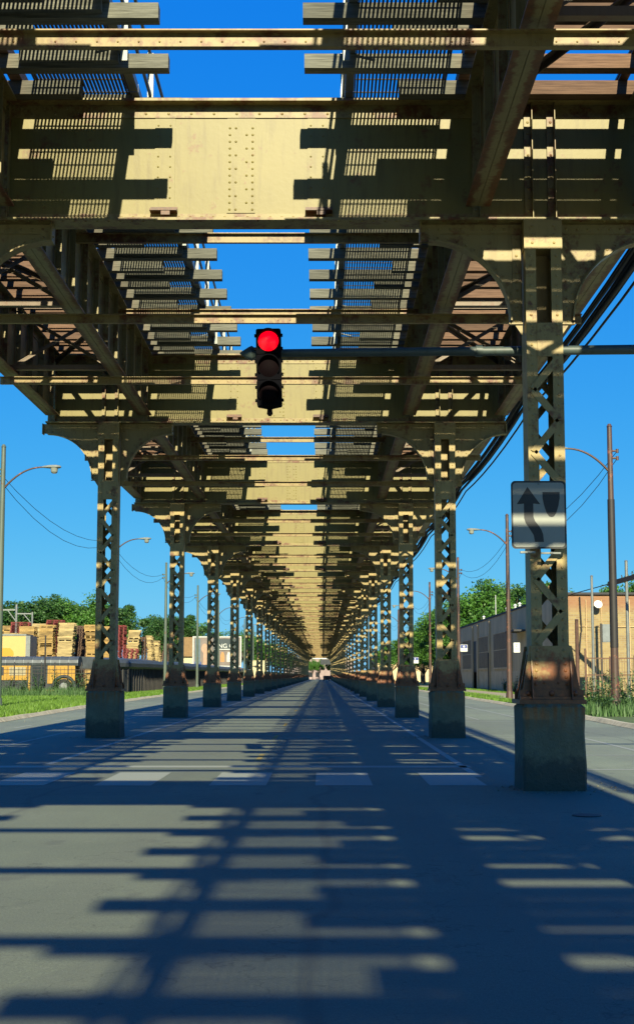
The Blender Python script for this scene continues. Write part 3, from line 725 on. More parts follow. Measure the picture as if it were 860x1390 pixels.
for k, zz in enumerate((.78, .39, 0.0)):
    q = MB(); W2 = .185; zc = zz
    poly = []
    for (sx, sz) in ((1, 1), (-1, 1), (-1, -1), (1, -1)):
        for j in range(4):
            t = {(1, 1): 0, (-1, 1): 90, (-1, -1): 180, (1, -1): 270}[(sx, sz)] + j * 30
            poly.append((sx * (W2 - .03) + .03 * math.cos(R(t)), zc + sz * (.19 - .03) + .03 * math.sin(R(t))))
    q.prism(poly, -.06, .12)
    for s in (-1, 1):
        for zq in (-.1, .1): q.box(s * (W2), s * (W2 + .025), -.02, .03, zc + zq - .02, zc + zq + .02)
    body = q.build('housing', M_black, h)
    q = MB(); n = 28; vs = []
    for rr, yy in ((.155, -.061), (.17, -.061), (.17, -.19), (.155, -.19)):
        for i in range(n):
            t = R(-35) + R(250) * i / (n - 1); vs.append((rr * math.cos(t), yy + (0.0 if yy > -.1 else .06 * (1 - math.sin(t))), zc + rr * math.sin(t)))
    fs = [(j * n + i, j * n + i + 1, ((j + 1) % 4) * n + i + 1, ((j + 1) % 4) * n + i) for j in range(4) for i in range(n - 1)]
    q.add(vs, fs, True).build('visor', M_black, h)
    q = MB(); rings = 5; vs = [(0, -.115, zc)]
    for j in range(1, rings + 1):
        a_ = j / rings; rr = .152 * a_; yy = -.062 - .053 * (1 - a_ * a_)
        for i in range(24): t = 2 * math.pi * i / 24; vs.append((rr * math.cos(t), yy, zc + rr * math.sin(t)))
    fs = [(0, 1 + i, 1 + (i + 1) % 24) for i in range(24)]
    for j in range(rings - 1):
        for i in range(24): fs.append((1 + j * 24 + i, 1 + (j + 1) * 24 + i, 1 + (j + 1) * 24 + (i + 1) % 24, 1 + j * 24 + (i + 1) % 24))
    q.add(vs, fs, True).build('lens', M_red if k == 0 else M_lensoff, h, label=('glowing red top lens' if k == 0 else None))
MB().box(-.04, .04, .121, .26, .5, .62).build('clamp', M_black, h)
q = MB(); q.cyl((0, .03, -.19), (0, .03, -.23), .17, .03, 12); q.cyl((0, .03, -.22), (0, .03, -.30), .035, .045, 10); q.cyl((0, .03, -.30), (0, .03, -.33), .045, .02, 10)
q.build('mounting_bracket', M_black, h)

# ------------------------------------------------------------------ lane sign on the near column
sg = empty('lane_sign', (3.06, 19.22, E + 2.27), 'white sign with curved black arrow and tapered island mark strapped to the near column', 'sign')
def rrect(w, h, r, n=6):
    p = []
    for (sx, sz, a0) in ((1, 1, 0), (-1, 1, 90), (-1, -1, 180), (1, -1, 270)):
        for j in range(n + 1): t = R(a0 + 90 * j / n); p.append((sx * (w / 2 - r) + r * math.cos(t), h / 2 * sz - sz * r + r * math.sin(t)))
    return p
SWd, SHt = .78, .97
MB().prism(rrect(SWd, SHt, .06), -.004, .004).build('border_plate', M_signk, sg)
MB().prism(rrect(SWd - .05, SHt - .05, .05), -.007, -.0045).build('face', M_signw, sg)
def U(px, py):   # sign drawing coordinates 0..290 x 0..360 from the photograph's sign
    return ((px / 294 - .5) * SWd, (.5 - py / 362) * SHt)
head = [U(88, 32), U(155, 125), U(120, 122), U(68, 122), U(30, 125)]
stem_l = [(68, 120), (68, 200), (76, 225), (98, 258), (118, 290), (124, 326)]
stem_r = [(172, 326), (168, 285), (160, 262), (146, 240), (126, 215), (118, 192), (118, 120)]
MB().prism(head, -.0095, -.0072).build('arrow_head', M_signk, sg)
MB().prism([U(*p) for p in stem_l + stem_r], -.0093, -.0072).build('arrow_stem', M_signk, sg)
isl = [(168, 60), (260, 60), (260, 92), (252, 135), (240, 172), (228, 190), (216, 194), (202, 190), (188, 170), (176, 132), (168, 92)]
MB().prism([U(*p) for p in isl], -.0095, -.0072).build('island_mark', M_signk, sg)
q = MB()
for zq in (-.55, .44): q.box(-.26, .30, -.0, .02, zq - .012, zq + .012) if zq > 0 else (q.box(-.27, -.06, -.02, .03, zq, zq + .03), q.box(.02, .30, -.02, .03, zq - .01, zq + .015), q.rivet(-.15, -.02, zq + .015), q.rivet(.17, -.02, zq + .0))
q.rivet(0, -.007, .44, r=.012); q.rivet(0, -.007, -.45, r=.012)
q.build('strap', M_galv, sg)

# ------------------------------------------------------------------ street lamps
def lamp(X, Y, d, lab, two=False, green=False, head=True, arm=True):
    t = empty('street_lamp', (X, Y, .12), lab, 'street lamp', 'curved-arm street lamps along the road')
    q = MB(); q.cyl((0, 0, 0), (0, 0, 11.6), .17, .10, 14); q.cyl((0, 0, 0), (0, 0, .5), .24, .2, 14); q.cyl((0, 0, 11.6), (0, 0, 11.72), .12, .06, 12)
    for zz in (10.3, 10.6): q.cyl((-d * .1, 0, zz), (-d * .32, 0, zz), .04, .04, 8); q.cyl((-d * .3, 0, zz - .08), (-d * .3, 0, zz + .08), .06, .06, 8)
    q.build('pole', M_poleg if green else M_pole, t)
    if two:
        MB().cyl((0, 0, 2.6), (0, 0, 8.6), .168, .148, 16).build('dark_section', M_poleb, t)  # shade on the lower pole, put in as a dark-coloured sleeve
    pts = [(d * (.05 + 1.65 * math.sin(a)), 0, 9.75 + 1.05 * (1 - math.cos(a)) ** .5 * .0 + .95 * math.sin(a) ** .8 if a else 9.75) for a in [math.pi / 2 * i / 10 for i in range(11)]]
    pts = [(d * (.05 + 1.75 * i / 10), 0, 9.75 + .95 * (1 - (1 - i / 10) ** 2.2)) for i in range(11)]
    MB().tube(pts, .05, 8, .035).build('arm', M_pole, t)
    q = MB(); n = 12; prof = [(0, .04, .04), (.12, .09, .07), (.35, .16, .10), (.62, .19, .11), (.80, .15, .08), (.86, .02, .02)]; vs = []
    for (x, ry, rz) in prof:
        for i in range(n): a = 2 * math.pi * i / n; vs.append((d * (1.72 + x), ry * math.cos(a), 10.70 + rz * math.sin(a) * (1 if math.sin(a) > 0 else .6)))
    fs = [(k * n + i, k * n + (i + 1) % n, (k + 1) * n + (i + 1) % n, (k + 1) * n + i) for k in range(len(prof) - 1) for i in range(n)]
    hd = q.add(vs, fs, True).build('lamp_head', M_lamp, t)
    q = MB(); q.cyl((d * 2.27, 0, 10.66), (d * 2.27, 0, 10.48), .17, .15, 14); q.cyl((d * 2.27, 0, 10.48), (d * 2.27, 0, 10.42), .15, .10, 14); q.build('glass_bowl', M_glass, hd)
    return t
lr = [55, 86.2, 118, 149.5, 181, 212, 243, 275, 306]
for i, Y in enumerate(lr):
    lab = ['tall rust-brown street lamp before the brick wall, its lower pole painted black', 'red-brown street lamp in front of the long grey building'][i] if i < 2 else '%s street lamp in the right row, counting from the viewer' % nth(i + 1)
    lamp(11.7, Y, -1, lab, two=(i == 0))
ll = [60, 92, 123.5, 155, 186, 217, 248, 280, 311]
for i, Y in enumerate(ll):
    lamp(-14.2, Y, 1, 'street lamp with pale green pole at the left edge of the photo' if i == 0 else '%s street lamp in the left row, counting from the viewer' % nth(i + 1), green=True)
for X, ys, side, dd in ((11.7, lr, 'right', .3), (-14.2, ll, 'left', -.3)):
    for zi, z in enumerate((10.42, 10.72)):
        pts = []
        for y0, y1 in zip(ys[:-1], ys[1:]):
            for k in range(8): t = k / 8; pts.append((X + dd, y0 + (y1 - y0) * t, z - (1.0 + .3 * (1 - zi)) * 4 * t * (1 - t)))
        MB().tube(pts, .014, 5).build('overhead_wire', M_cable, None, label='%s thin wire sagging between the %s row of lamp poles' % (('lower', 'upper')[zi], side), cat='wire', group='wires between lamp poles')

# ------------------------------------------------------------------ small roadside signs
def psign(x, y, z, w, h, name, lab, blue):
    t = empty(name, (x, y, z), lab, 'sign', 'small signs on the right lamp poles')
    MB().prism(rrect(w, h, .03), -.012, .0).build('panel', M_white, t)
    if blue:
        MB().box(-w / 2 + .03, w / 2 - .03, -.018, -.013, .0, h / 2 - .03).build('blue_field', M_blue, t); MB().cyl((0, -.0185, h * .22), (0, -.024, h * .22), .09, .09, 12).build('emblem', M_white, t)
    else:
        q = MB(); q.box(-.1, .1, -.016, -.013, .18, .22); q.box(-.04, .02, -.016, -.013, .02, .14); q.box(-.13, .13, -.016, -.013, -.08, -.05); q.box(-.13, .13, -.016, -.013, -.16, -.13); q.build('lettering', M_grey, t)
psign(11.7 + .47, 86.0, 3.35, .40, .62, 'parking_sign', 'small white sign on the red-brown lamp pole by the grey building', False)
psign(11.7 + .42, 117.8, 3.95, .62, .60, 'bus_stop_sign', 'blue and white sign on the third right lamp pole', True)
psign(11.7 + .45, 180.8, 3.6, .9, .8, 'bus_stop_sign', 'distant blue and white sign low between the right columns', True)

# ------------------------------------------------------------------ long building on the right
B = empty('warehouse', (17.0, 96.0, .11), 'long low warehouse with grey street side and sunlit buff brick end', 'building')
MB().box(0, 30, 2.0, 76, 0, 7.25).build('wall', M_stucco, B)
q = MB(); q.box(.45, 30, 1.7, 1.99, 0, 7.15); bw = q.build('brick_wall', M_brick, B, label='sunlit buff brick end wall')
MB().box(-.02, .44, 1.65, 1.99, 0, 7.22).build('pilaster', M_cream, B)
q = MB(); q.box(-.08, 30, 1.6, 76.1, 7.26, 7.42); q.build('roof', M_roof, B)
def bx(px): return 17.0 * F / (px - 438) * 1.0 - 96.0      # px column -> local y on the street wall
def wall_item(name, px0, px1, z0, z1, mt, th=.03, lab=None):
    ya, yb = bx(px1), bx(px0); return MB().box(-th, -.003, ya, yb, z0, z1).build(name, mt, B, label=lab)
for (a, b_) in ((627, 639), (648, 661), (669, 690)):
    w = wall_item('window', a, b_, 2.3, 5.5, M_rustwin, .03); ya, yb = bx(b_), bx(a)
    q = MB()
    k = 0; n = int((yb - ya) / .7)
    for k in range(n + 1): yy = ya + (yb - ya) * k / n; q.box(-.06, -.031, yy - .05, yy + .05, 2.25, 5.55)
    q.box(-.07, -.031, ya, yb, 5.551, 5.65); q.box(-.10, -.031, ya - .1, yb + .1, 2.12, 2.248); q.box(-.055, -.031, ya, yb, 3.9, 3.97); q.build('window_bars', M_stucco2, w)
wall_item('door', 641, 646, .02, 5.3, M_dark, .02)
wall_item('plinth', 620, 655, .02, 1.9, M_stucco2, .02); wall_item('plinth', 656, 760, .02, 1.9, M_stucco2, .024)
for px in (640, 647, 663, 692): wall_item('wall_pier', px, px + 1.6, 0, 7.0, M_stucco, .16)
wall_item('awning', 700, 712, 5.2, 5.35, M_roof, 1.0)
q = MB(); q.box(-.25, -.17, bx(664), bx(664) + .2, .0, 3.8); q.build('drain_pipe', M_dark, B)
q = MB()
for px in (652, 683, 694, 700): yy = bx(px); q.cyl((.3, yy, 7.42), (.3, yy, 7.75), .12, .12, 8); q.cyl((.3, yy, 7.75), (.3, yy, 7.9), .2, .05, 8)
q.build('roof_vents', M_white, B)
MB().cyl((3.5, 66, 7.4), (3.5, 66, 11.0), .05, .04, 8).build('antenna', M_white, B)
q = MB()
for xx in (1.8, 2.9, 3.9, 4.9): q.cyl((xx, 1.62, 0.3), (xx, 1.62, 6.9), .03, .03, 6)
q.beam((1.0, 1.62, 5.0), (8, 1.62, 4.95), .04, .04); q.build('conduit', M_stucco, B)
q = MB(); q.cyl((1.45, 1.55, 4.6), (1.35, 1.55, 7.1), .05, .05, 6); q.cyl((1.1, 1.5, 1.5), (1.4, 1.55, 4.6), .05, .05, 6); q.build('rust_downpipe', M_poleb, B)
t = empty('satellite_dish', (19.55, 97.3, 6.65), 'small round white dish on the brick wall', 'dish')
MB().cyl((0, -.35, 0), (0, -.30, -.02), .30, .24, 16).build('dish', M_white, t); MB().cyl((0, -.3, 0), (.0, .38, -.2), .03, .03, 6).build('bracket', M_poleb, t)
# yard things before the brick wall
def post(name, x, y, z1, r, mt, lab, cat, sq=False):
    q = MB()
    if sq: q.box(x - r, x + r, y - r, y + r, .1, z1)
    else: q.cyl((x, y, .1), (x, y, z1 - .06), r, r * .85, 10); q.cyl((x, y, z1 - .06), (x, y, z1), r * 1.15, r * .5, 10)
    return q.build(name, mt, None, label=lab, cat=cat)
post('metal_post', 17.75, 90, 8.2, .10, M_galv, 'tall pale galvanised post left of the black lamp pole', 'post')
post('metal_post', 20.05, 90, 9.2, .12, M_galv, 'tallest pale galvanised post at the right edge by the brick wall', 'post')
post('wooden_post', 16.7, 90, 5.3, .14, M_rustwin, 'leaning dark wooden post at the left end of the yard fence', 'post')
t = empty('meter_box', (18.5, 91.0, .1), 'grey electrical box on a thin black post before the brick wall', 'electrical box')
MB().box(-.06, .06, -.06, .06, 0, 4.95).build('post', M_poleb, t); q = MB(); q.box(.07, .75, -.12, .12, 3.7, 4.9); q.box(.1, .72, -.135, -.121, 3.75, 4.85); q.build('box', M_grey, t)
f = empty('yard_fence', (16.5, 86.5, .1), 'rusty brown rail fence in front of the brick wall', 'fence')
q = MB()
for zz in (.5, 1.5, 2.55): q.box(0, 8, -.03, .03, zz, zz + .07)
k = .1
while k < 8: q.box(k, k + .02, -.035, -.031, .2, 2.6); k += .16
q.build('rails', M_rust, f)
for k in range(6): MB().box(k * 1.55, k * 1.55 + .10, -.05, .05, 0, (3.2, 2.7, 2.75, 2.7, 2.8, 2.7)[k]).build('post', M_rust, f)
t = empty('dumpster', (19.6, 82.5, .1), 'dark grey steel container at the right edge of the photo', 'container')
q = MB(); q.box(0, 2.5, 0, 1.8, .15, 2.5); q.box(-.05, 2.55, -.05, 1.85, 2.501, 2.62); [q.box(.3 + k * .6, .36 + k * .6, -.06, -.002, .2, 2.49) for k in range(4)]; q.build('body', M_grey, t)
q = MB(); [q.cyl((x, .2, .02), (x, .32, .02), .12, .12, 10) for x in (.3, 2.2)]; q.build('wheels', M_rubber, t)
q = MB()
A, Bq = Vector((16.9, 93, 7.1)), Vector((23.5, 80, 8.8))
q.beam(A, A.lerp(Bq, .28), .05, .05); q.beam(A.lerp(Bq, .28), Bq, .18, .30)
for k in range(9):
    p = A.lerp(Bq, .3 + .07 * k); q.beam(p, p + Vector((0, 0, .35)), .05, .05)
q.build('loading_boom', M_poleb, None, label='dark slanting metal boom with cables above the brick wall', cat='boom')

# ------------------------------------------------------------------ yard on the left
FA, FB_ = Vector((-36, 89.5, .12)), Vector((-16.0, 96.2, .12)); FD = (FB_ - FA); FLn = FD.length; FU = FD.normalized()
f = empty('picket_fence', FA, 'black iron picket fence across the left yard in front of the bus', 'fence', rot=(0, 0, math.atan2(FD.y, FD.x)))
q = MB(); x = 0.0
while x < FLn: q.box(x, x + .022, -.012, .012, .1, 2.05); x += .26
for z in (.35, 1.62, 1.86): q.box(0, FLn, -.016, .016, z, z + .04)
q.build('pickets', M_poleb, f)
for k in range(22):
    x = FLn - k * .92; q = MB(); q.box(x - .035, x + .035, -.04, .04, 0, 2.3); q.cyl((x, 0, 2.3), (x, 0, 2.42), .05, .01, 6); q.build('post', M_poleb, f)
post('utility_post', -19.1, 94.3, 4.35, .06, M_poleb, 'tall thin black post rising above the picket fence', 'post')
# dark screened fence with rolled grey cover
PL = [(-17.35, 104.0), (-15.5, 109), (-15.2, 116), (-14.95, 136), (-14.95, 200), (-14.95, 280)]
prof = [(.0, 2.1), (-.22, 2.3), (-.22, 2.6), (.0, 2.87), (.5, 3.0), (1.3, 3.02), (1.35, 2.1)]
f = empty('screened_fence', (0, 0, 0), 'long dark screened fence with rolled grey top beyond the left verge', 'fence')
pts = jit(PL, 2.5, 0); vs = []; n = len(prof); q = MB()
for i, (x, y) in enumerate(pts):
    x0, y0 = pts[max(0, i - 1)]; x1, y1 = pts[min(len(pts) - 1, i + 1)]; t = Vector((x1 - x0, y1 - y0)).normalized(); nn = Vector((t.y, -t.x))   # towards the road
    w_ = random.uniform(-.03, .03)
    for (a_, z) in prof: vs.append((x - nn.x * a_, y - nn.y * a_, z + w_))
fs = [(i * n + j, i * n + (j + 1) % n, (i + 1) * n + (j + 1) % n, (i + 1) * n + j) for i in range(len(pts) - 1) for j in range(n)]
q.add(vs, fs + [tuple(range(n))], False).build('rolled_cover', M_cover, f)
q = MB()
for (x0, y0), (x1, y1) in zip(pts[:-1], pts[1:]): q.beam((x0, y0, 1.15), (x1, y1, 1.15), .05, 2.1)
pn = q.build('screen_panels', M_dark, f)
q = MB()
for (x0, y0), (x1, y1) in zip(pts[:-1], pts[1:]):
    for k in range(3): xx, yy = x0 + (x1 - x0) * k / 3, y0 + (y1 - y0) * k / 3; q.box(xx - .03, xx + .09, yy - .05, yy + .05, .12, 2.25)
q.build('slat_posts', M_poleb, pn)
# yellow bus behind the pickets
b = empty('yellow_bus', (-17.7, 100.8, .12), 'yellow bus with rounded grey ribbed roof parked behind the iron fence', 'bus', rot=(0, 0, math.atan2(.5, 20)))
body = MB(); body.box(-17, -3.9, 0, 2.4, 1.15, 2.2); body.box(-2.5, -.5, .0, 2.4, .9, 2.2); body.box(-3.95, -3.75, -.03, .1, .3, 2.2); body.build('body', M_yellow, b)
MB().box(-17, -.5, .06, 2.38, .45, 2.19).build('underbody', M_dark, b)
q = MB(); prof = [(0, 2.201), (-.08, 2.4), (0, 2.62), (.25, 2.8), (.7, 2.88), (1.6, 2.88), (2.1, 2.75), (2.35, 2.5), (2.4, 2.201)]
q.prism([(x_, z_) for x_, z_ in prof], -17, -.3, 'x'); rf = q.build('roof', M_cover, b)
q = MB()
for k in range(26):
    x = -16.8 + k * .66
    for (a, c) in zip(prof[:5], prof[1:6]): q.beam((x, a[0] - .008, a[1] + .008), (x, c[0] - .008, c[1] + .008), .03, .03, (1, 0, 0))
q.build('roof_ribs', M_grey, rf)
for k in range(8): MB().box(-16.5 + k * 1.6, -15.3 + k * 1.6, -.03, -.004, 1.5, 2.1).build('window', simple('hazy_window_%d' % k, (.42, .36, .22) if k % 3 else (.05, .06, .07), .3), b)
MB().box(-3.6, -2.7, -.03, .05, .5, 2.1).build('door', M_win, b)
for xx in (-13.5, -1.3):
    w = MB().cyl((xx, -.08, .62), (xx, .35, .62), .62, .62, 24).build('wheel', M_rubber, b); MB().cyl((xx, -.082, .62), (xx, -.12, .62), .34, .26, 16).build('rim', M_galv, w)
q = MB(); q.tube([(-1.3 + .80 * math.cos(t), -.03, .62 + .80 * math.sin(t)) for t in [math.pi * i / 12 for i in range(13)]], .12, 8)
q.build('wheel_arch', M_dark, b)
# trailer
t = empty('box_trailer', (-23.0, 106, .12), 'cream and yellow box trailer with grey corner frame behind the bus', 'trailer')
MB().box(-14, 0, 0, 2.5, 1.2, 4.55).build('body', M_trail, t)
q = MB(); q.prism([(-14, 2.7), (-1.2, 2.7), (-.95, 2.95), (-.9, 3.15), (-.95, 3.35), (-1.2, 3.6), (-14, 3.6)], -.012, -.002); q.build('stripe', M_orng, t)
q = MB(); q.box(-14, .05, -.05, 2.55, 4.551, 4.68); q.box(0.001, .35, -.03, 2.53, .9, 4.55); q.build('frame', M_galv, t)
q = MB(); [q.cyl((x_, .2, .5), (x_, .5, .5), .5, .5, 16) for x_ in (-2, -3.2, -11)]; q.build('wheels', M_rubber, t)
# pallet stacks
def pallet_mesh(nl, w, dp, seed, brown=False):
    rr = random.Random(seed); q = MB(); z = 0
    for k in range(nl):
        j = rr.uniform(-.04, .04) + .22 * math.sin(k / nl * 3 + seed) * (k / nl); jy = rr.uniform(-.04, .04)
        for yy in (-dp / 2, 0, dp / 2 - .08):
            if brown or rr.random() < .12:
                for xx in (-w / 2, -.06, w / 2 - .12): q.box(xx + j, xx + j + .12, yy + jy, yy + jy + .08, z, z + .105)
            else: q.box(-w / 2 + j + rr.uniform(0, .05), w / 2 + j - rr.uniform(0, .05), yy + jy + .01, yy + jy + .07, z + .004, z + .098)
        for yy in (-dp / 2, -dp / 4, 0, dp / 4, dp / 2 - .1): q.box(-w / 2 + j, w / 2 + j, yy + jy, yy + jy + .1, z + .1055, z + .13)
        z += .1310
    return q
stacks = [(-6, 120, 855, 23, M_pal), (18, 122, 858, 22, M_palp), (43, 120, 849, 22, M_pal), (68, 120, 848, 21, M_pal), (92, 119, 846, 22, M_palp), (108, 122, 849, 9, M_pald), (116, 124, 850, 7, M_pald), (126, 120, 848, 17, M_pal),
          (148, 124, 850, 18, M_pal), (166, 121, 848, 15, M_palr), (183, 122, 856, 17, M_palp), (178, 119, 879, 16, M_palr), (196, 125, 864, 10, M_pald), (205, 125, 863, 7, M_palp), (214, 128, 870, 12, M_palp), (78, 132, 841, 22, M_palr), (30, 134, 845, 26, M_palr), (226, 140, 873, 10, M_pald), (4, 140, 850, 22, M_pal), (56, 138, 846, 20, M_palp), (130, 138, 852, 22, M_palp)]
colname = {M_pal.name: 'golden pine', M_palp.name: 'pale wooden', M_pald.name: 'dark brown', M_palr.name: 'red painted', M_blue.name: 'blue painted'}
for i, (px, d, py, wpx, mt) in enumerate(stacks):
    s = F / d; X = (px + 0 - 438) / s; H = (917 - py) / s + 1.6 - .12; w = wpx / s * .94; nl = max(3, int(H / .131))
    q = pallet_mesh(nl, w, 1.3, i, mt in (M_pald, M_palr))
    q.build('pallet_stack', mt, None, loc=(X, d, .12), rot=(R(random.uniform(-.4, .4)), R(random.uniform(-.6, .6)), R(random.uniform(-4, 4))), label='%s pallet stack, %s from the left in the yard behind the bus' % (colname[mt.name], nth(1 + sorted(s_[0] for s_ in stacks).index(px))), cat='pallet stack', group='pallet stacks in the left yard')
q = MB(); q.cyl((0, 0, 0), (0, 0, 9.0), .13, .13, 8); q.box(-1.6, -.12, -.05, .05, 8.35, 8.5); q.beam((-.9, 0, 8.35), (-.1, 0, 7.3), .08, .08); q.box(.12, 1.6, -.05, .05, 7.95, 8.08); q.cyl((1.7, 0, 4), (1.7, 0, 8.2), .10, .10, 8); q.beam((.8, 0, 7.95), (1.62, 0, 7.0), .08, .08)
q.build('gantry_frame', M_galv, None, loc=((23 - 438) / (F / 145), 145, .12), label='pale metal gantry frame rising above the pallet stacks', cat='gantry')
# billboard
s = F / 235
b = empty('billboard', (-18.2, 235, .12), 'white-framed billboard with pale face panel and dark lettering panel', 'billboard')
zb, zt, w = 2.9, 8.2, 8.4; x0 = (262 - 438) / s + 18.2
MB().box(x0, x0 + w, 0, .3, zb, zt).build('frame', simple('billboard_white', (.5, .52, .5), .6), b)
MB().box(x0 + .25, x0 + w - .25, -.03, -.002, zb + .3, zt - .22).build('poster', simple('poster_taupe', (.20, .16, .14), .6, var=.3, scale=.6), b)
MB().box(x0 + .45, x0 + 1.35, -.06, -.032, zb + .6, zt - .45).build('photo_panel', simple('poster_slate', (.10, .16, .20), .6), b)
MB().box(x0 + 3.5, x0 + w - .45, -.06, -.032, zb + 2.9, zt - .45).build('text_panel', simple('poster_dark', (.03, .05, .06), .6), b)
skin = simple('poster_skin', (.50, .30, .20), .6)
q = MB(); q.prism([(x0 + 2.1 + .55 * math.cos(t), zb + 3.2 + .85 * math.sin(t)) for t in [2 * math.pi * i / 20 for i in range(20)]], -.05, -.034); q.prism([(x0 + 1.8, zb + .45), (x0 + 3.1, zb + .45), (x0 + 2.5, zb + 2.5), (x0 + 1.9, zb + 2.5)], -.049, -.034); q.build('portrait', skin, b)
for k, c in enumerate(((.10, .30, .18), (.55, .25, .08), (.62, .62, .55))):
    MB().prism([(x0 + 3.7 + k * 1.1, zb + .9), (x0 + 4.4 + k * 1.1, zb + .9), (x0 + 4.4 + k * 1.1, zb + 2.0), (x0 + 4.2 + k * 1.1, zb + 2.6), (x0 + 3.9 + k * 1.1, zb + 2.6), (x0 + 3.7 + k * 1.1, zb + 2.0)], -.05, -.034).build('bottle_picture', simple('bottle_%d' % k, c, .5), b)
def text(body, size, loc, mt, parent, name='lettering'):
    c = bpy.data.curves.new(name, 'FONT'); c.body = body; c.size = size; c.extrude = .004
    tmp = bpy.data.objects.new('tmp', c); COL.objects.link(tmp)
    dg = bpy.context.evaluated_depsgraph_get(); me = bpy.data.meshes.new_from_object(tmp.evaluated_get(dg)); bpy.data.objects.remove(tmp)
    me.materials.clear(); me.materials.append(mt)
    return ob(name, me, parent, loc, rot=(R(90), 0, 0))
text('LING C', 1.05, (x0 + 3.6, -.066, zb + 3.3), M_white, b); MB().box(x0 + 3.7, x0 + 7.0, -.066, -.061, zb + 3.0, zb + 3.12).build('underline', M_white, b)
MB().box(x0 + .35, x0 + 1.5, -.05, -.0305, zb + .45, zb + .95).build('logo_panel', M_blue, b)
MB().cyl((x0 + .92, -.056, zb + .7), (x0 + .92, -.0505, zb + .7), .16, .16, 12).build('logo_emblem', M_white, b)
q = MB(); q.box(x0 + 1.2, x0 + 1.5, .05, .25, 0, zb - .002); q.box(x0 + 6.6, x0 + 6.9, .05, .25, 0, zb - .002); q.box(x0 - .2, x0 + w + .2, -.6, -.002, zb - .25, zb - .15); q.build('post', M_rust, b)
# tan building behind the billboard
b = empty('tan_building', (-28, 255, .12), 'low cream building with brown roof beside the billboard', 'building')
MB().box(-4, 12, 0, 12, 0, 5.0).build('wall', M_cream, b)
q = MB(); q.prism([(-4.5, 5.001), (12.5, 5.001), (11.5, 8.6), (-3.5, 8.6)], -.5, 12.5); q.build('roof', simple('brown_roof', (.30, .19, .09), .9), b)
for k in range(4): MB().box(-2.5 + k * 3.5, -.8 + k * 3.5, -.04, -.002, 1.4, 3.4).build('window', M_win, b)
q = MB(); q.box(0, 3.2, 0, 4, 0, 4.2); q.box(-.05, 3.25, -.05, 4.05, 4.201, 4.35); q.build('tan_container', M_cream, None, loc=(-13.9, 262, .12), label='tan roadside box under trees at the end of the left fence', cat='container')
q = MB(); q.box(0, 14, 0, 30, 0, 5.5); q.box(-.1, 14.1, -.1, 30.1, 5.501, 5.8); q.build('wall', M_stucco2, empty('white_shed', (12.6, 330, .1), 'distant pale shed behind the right columns', 'building'))

# ------------------------------------------------------------------ far end of the street
b = empty('end_building', (-9, 575, 0), 'pale pink building closing the far end of the street', 'building')
MB().box(-7, 22, 0, 12, 0, 8.5).build('wall', simple('pale_pink', (.36, .27, .25), .8, var=.3, scale=.4), b)
MB().box(-7.2, 22.2, -.2, 12.2, 8.501, 9.0).build('roof', M_white, b)
for k in range(5): MB().box(-6 + k * 3, -4.4 + k * 3, -.05, -.002, 1, 3).build('window', M_win, b)
b = empty('footbridge', (0, 549, 0), 'dark overpass crossing the far end of the street', 'bridge')
MB().box(-1, 9, 0, 5, 6.0, 8.0).build('deck', M_dark, b)
for xx in (3.0, 8): MB().box(xx, xx + 1.0, 1, 3, 0, 5.99).build('pier', M_dark, b)
def car(x, y, lab, mt):
    c = empty('car', (x, y, 0), lab, 'car', 'cars at the far end of the street')
    q = MB(); q.prism([(-2.2, .35), (2.2, .35), (2.25, .8), (1.9, .95), (1.1, 1.0), (.6, 1.45), (-1.2, 1.48), (-1.9, 1.0), (-2.25, .9)], -.9, .9, 'x'); q.build('body', mt, c)
    MB().prism([(-1.15, 1.49), (.55, 1.46), (.6, 1.52), (-1.1, 1.54)], -.75, .75, 'x').build('roof', mt, c)
    MB().box(-.75, .75, -2.06, -1.98, 1.0, 1.38).build('window', M_win, c)
    for s_ in (-1, 1):
        MB().box(s_ * .85, s_ * .55, -2.30, -2.24, .72, .88).build('tail_light', M_palr, c)
        for yy in (-1.4, 1.4): MB().cyl((s_ * .92, yy, .33), (s_ * .7, yy, .33), .33, .33, 14).build('wheel', M_rubber, c)
car(1.0, 400, 'dark car driving away at the far end of the right lane', M_poleb)
car(3.0, 470, 'farther dark car beside the right columns at the street end', M_poleb)

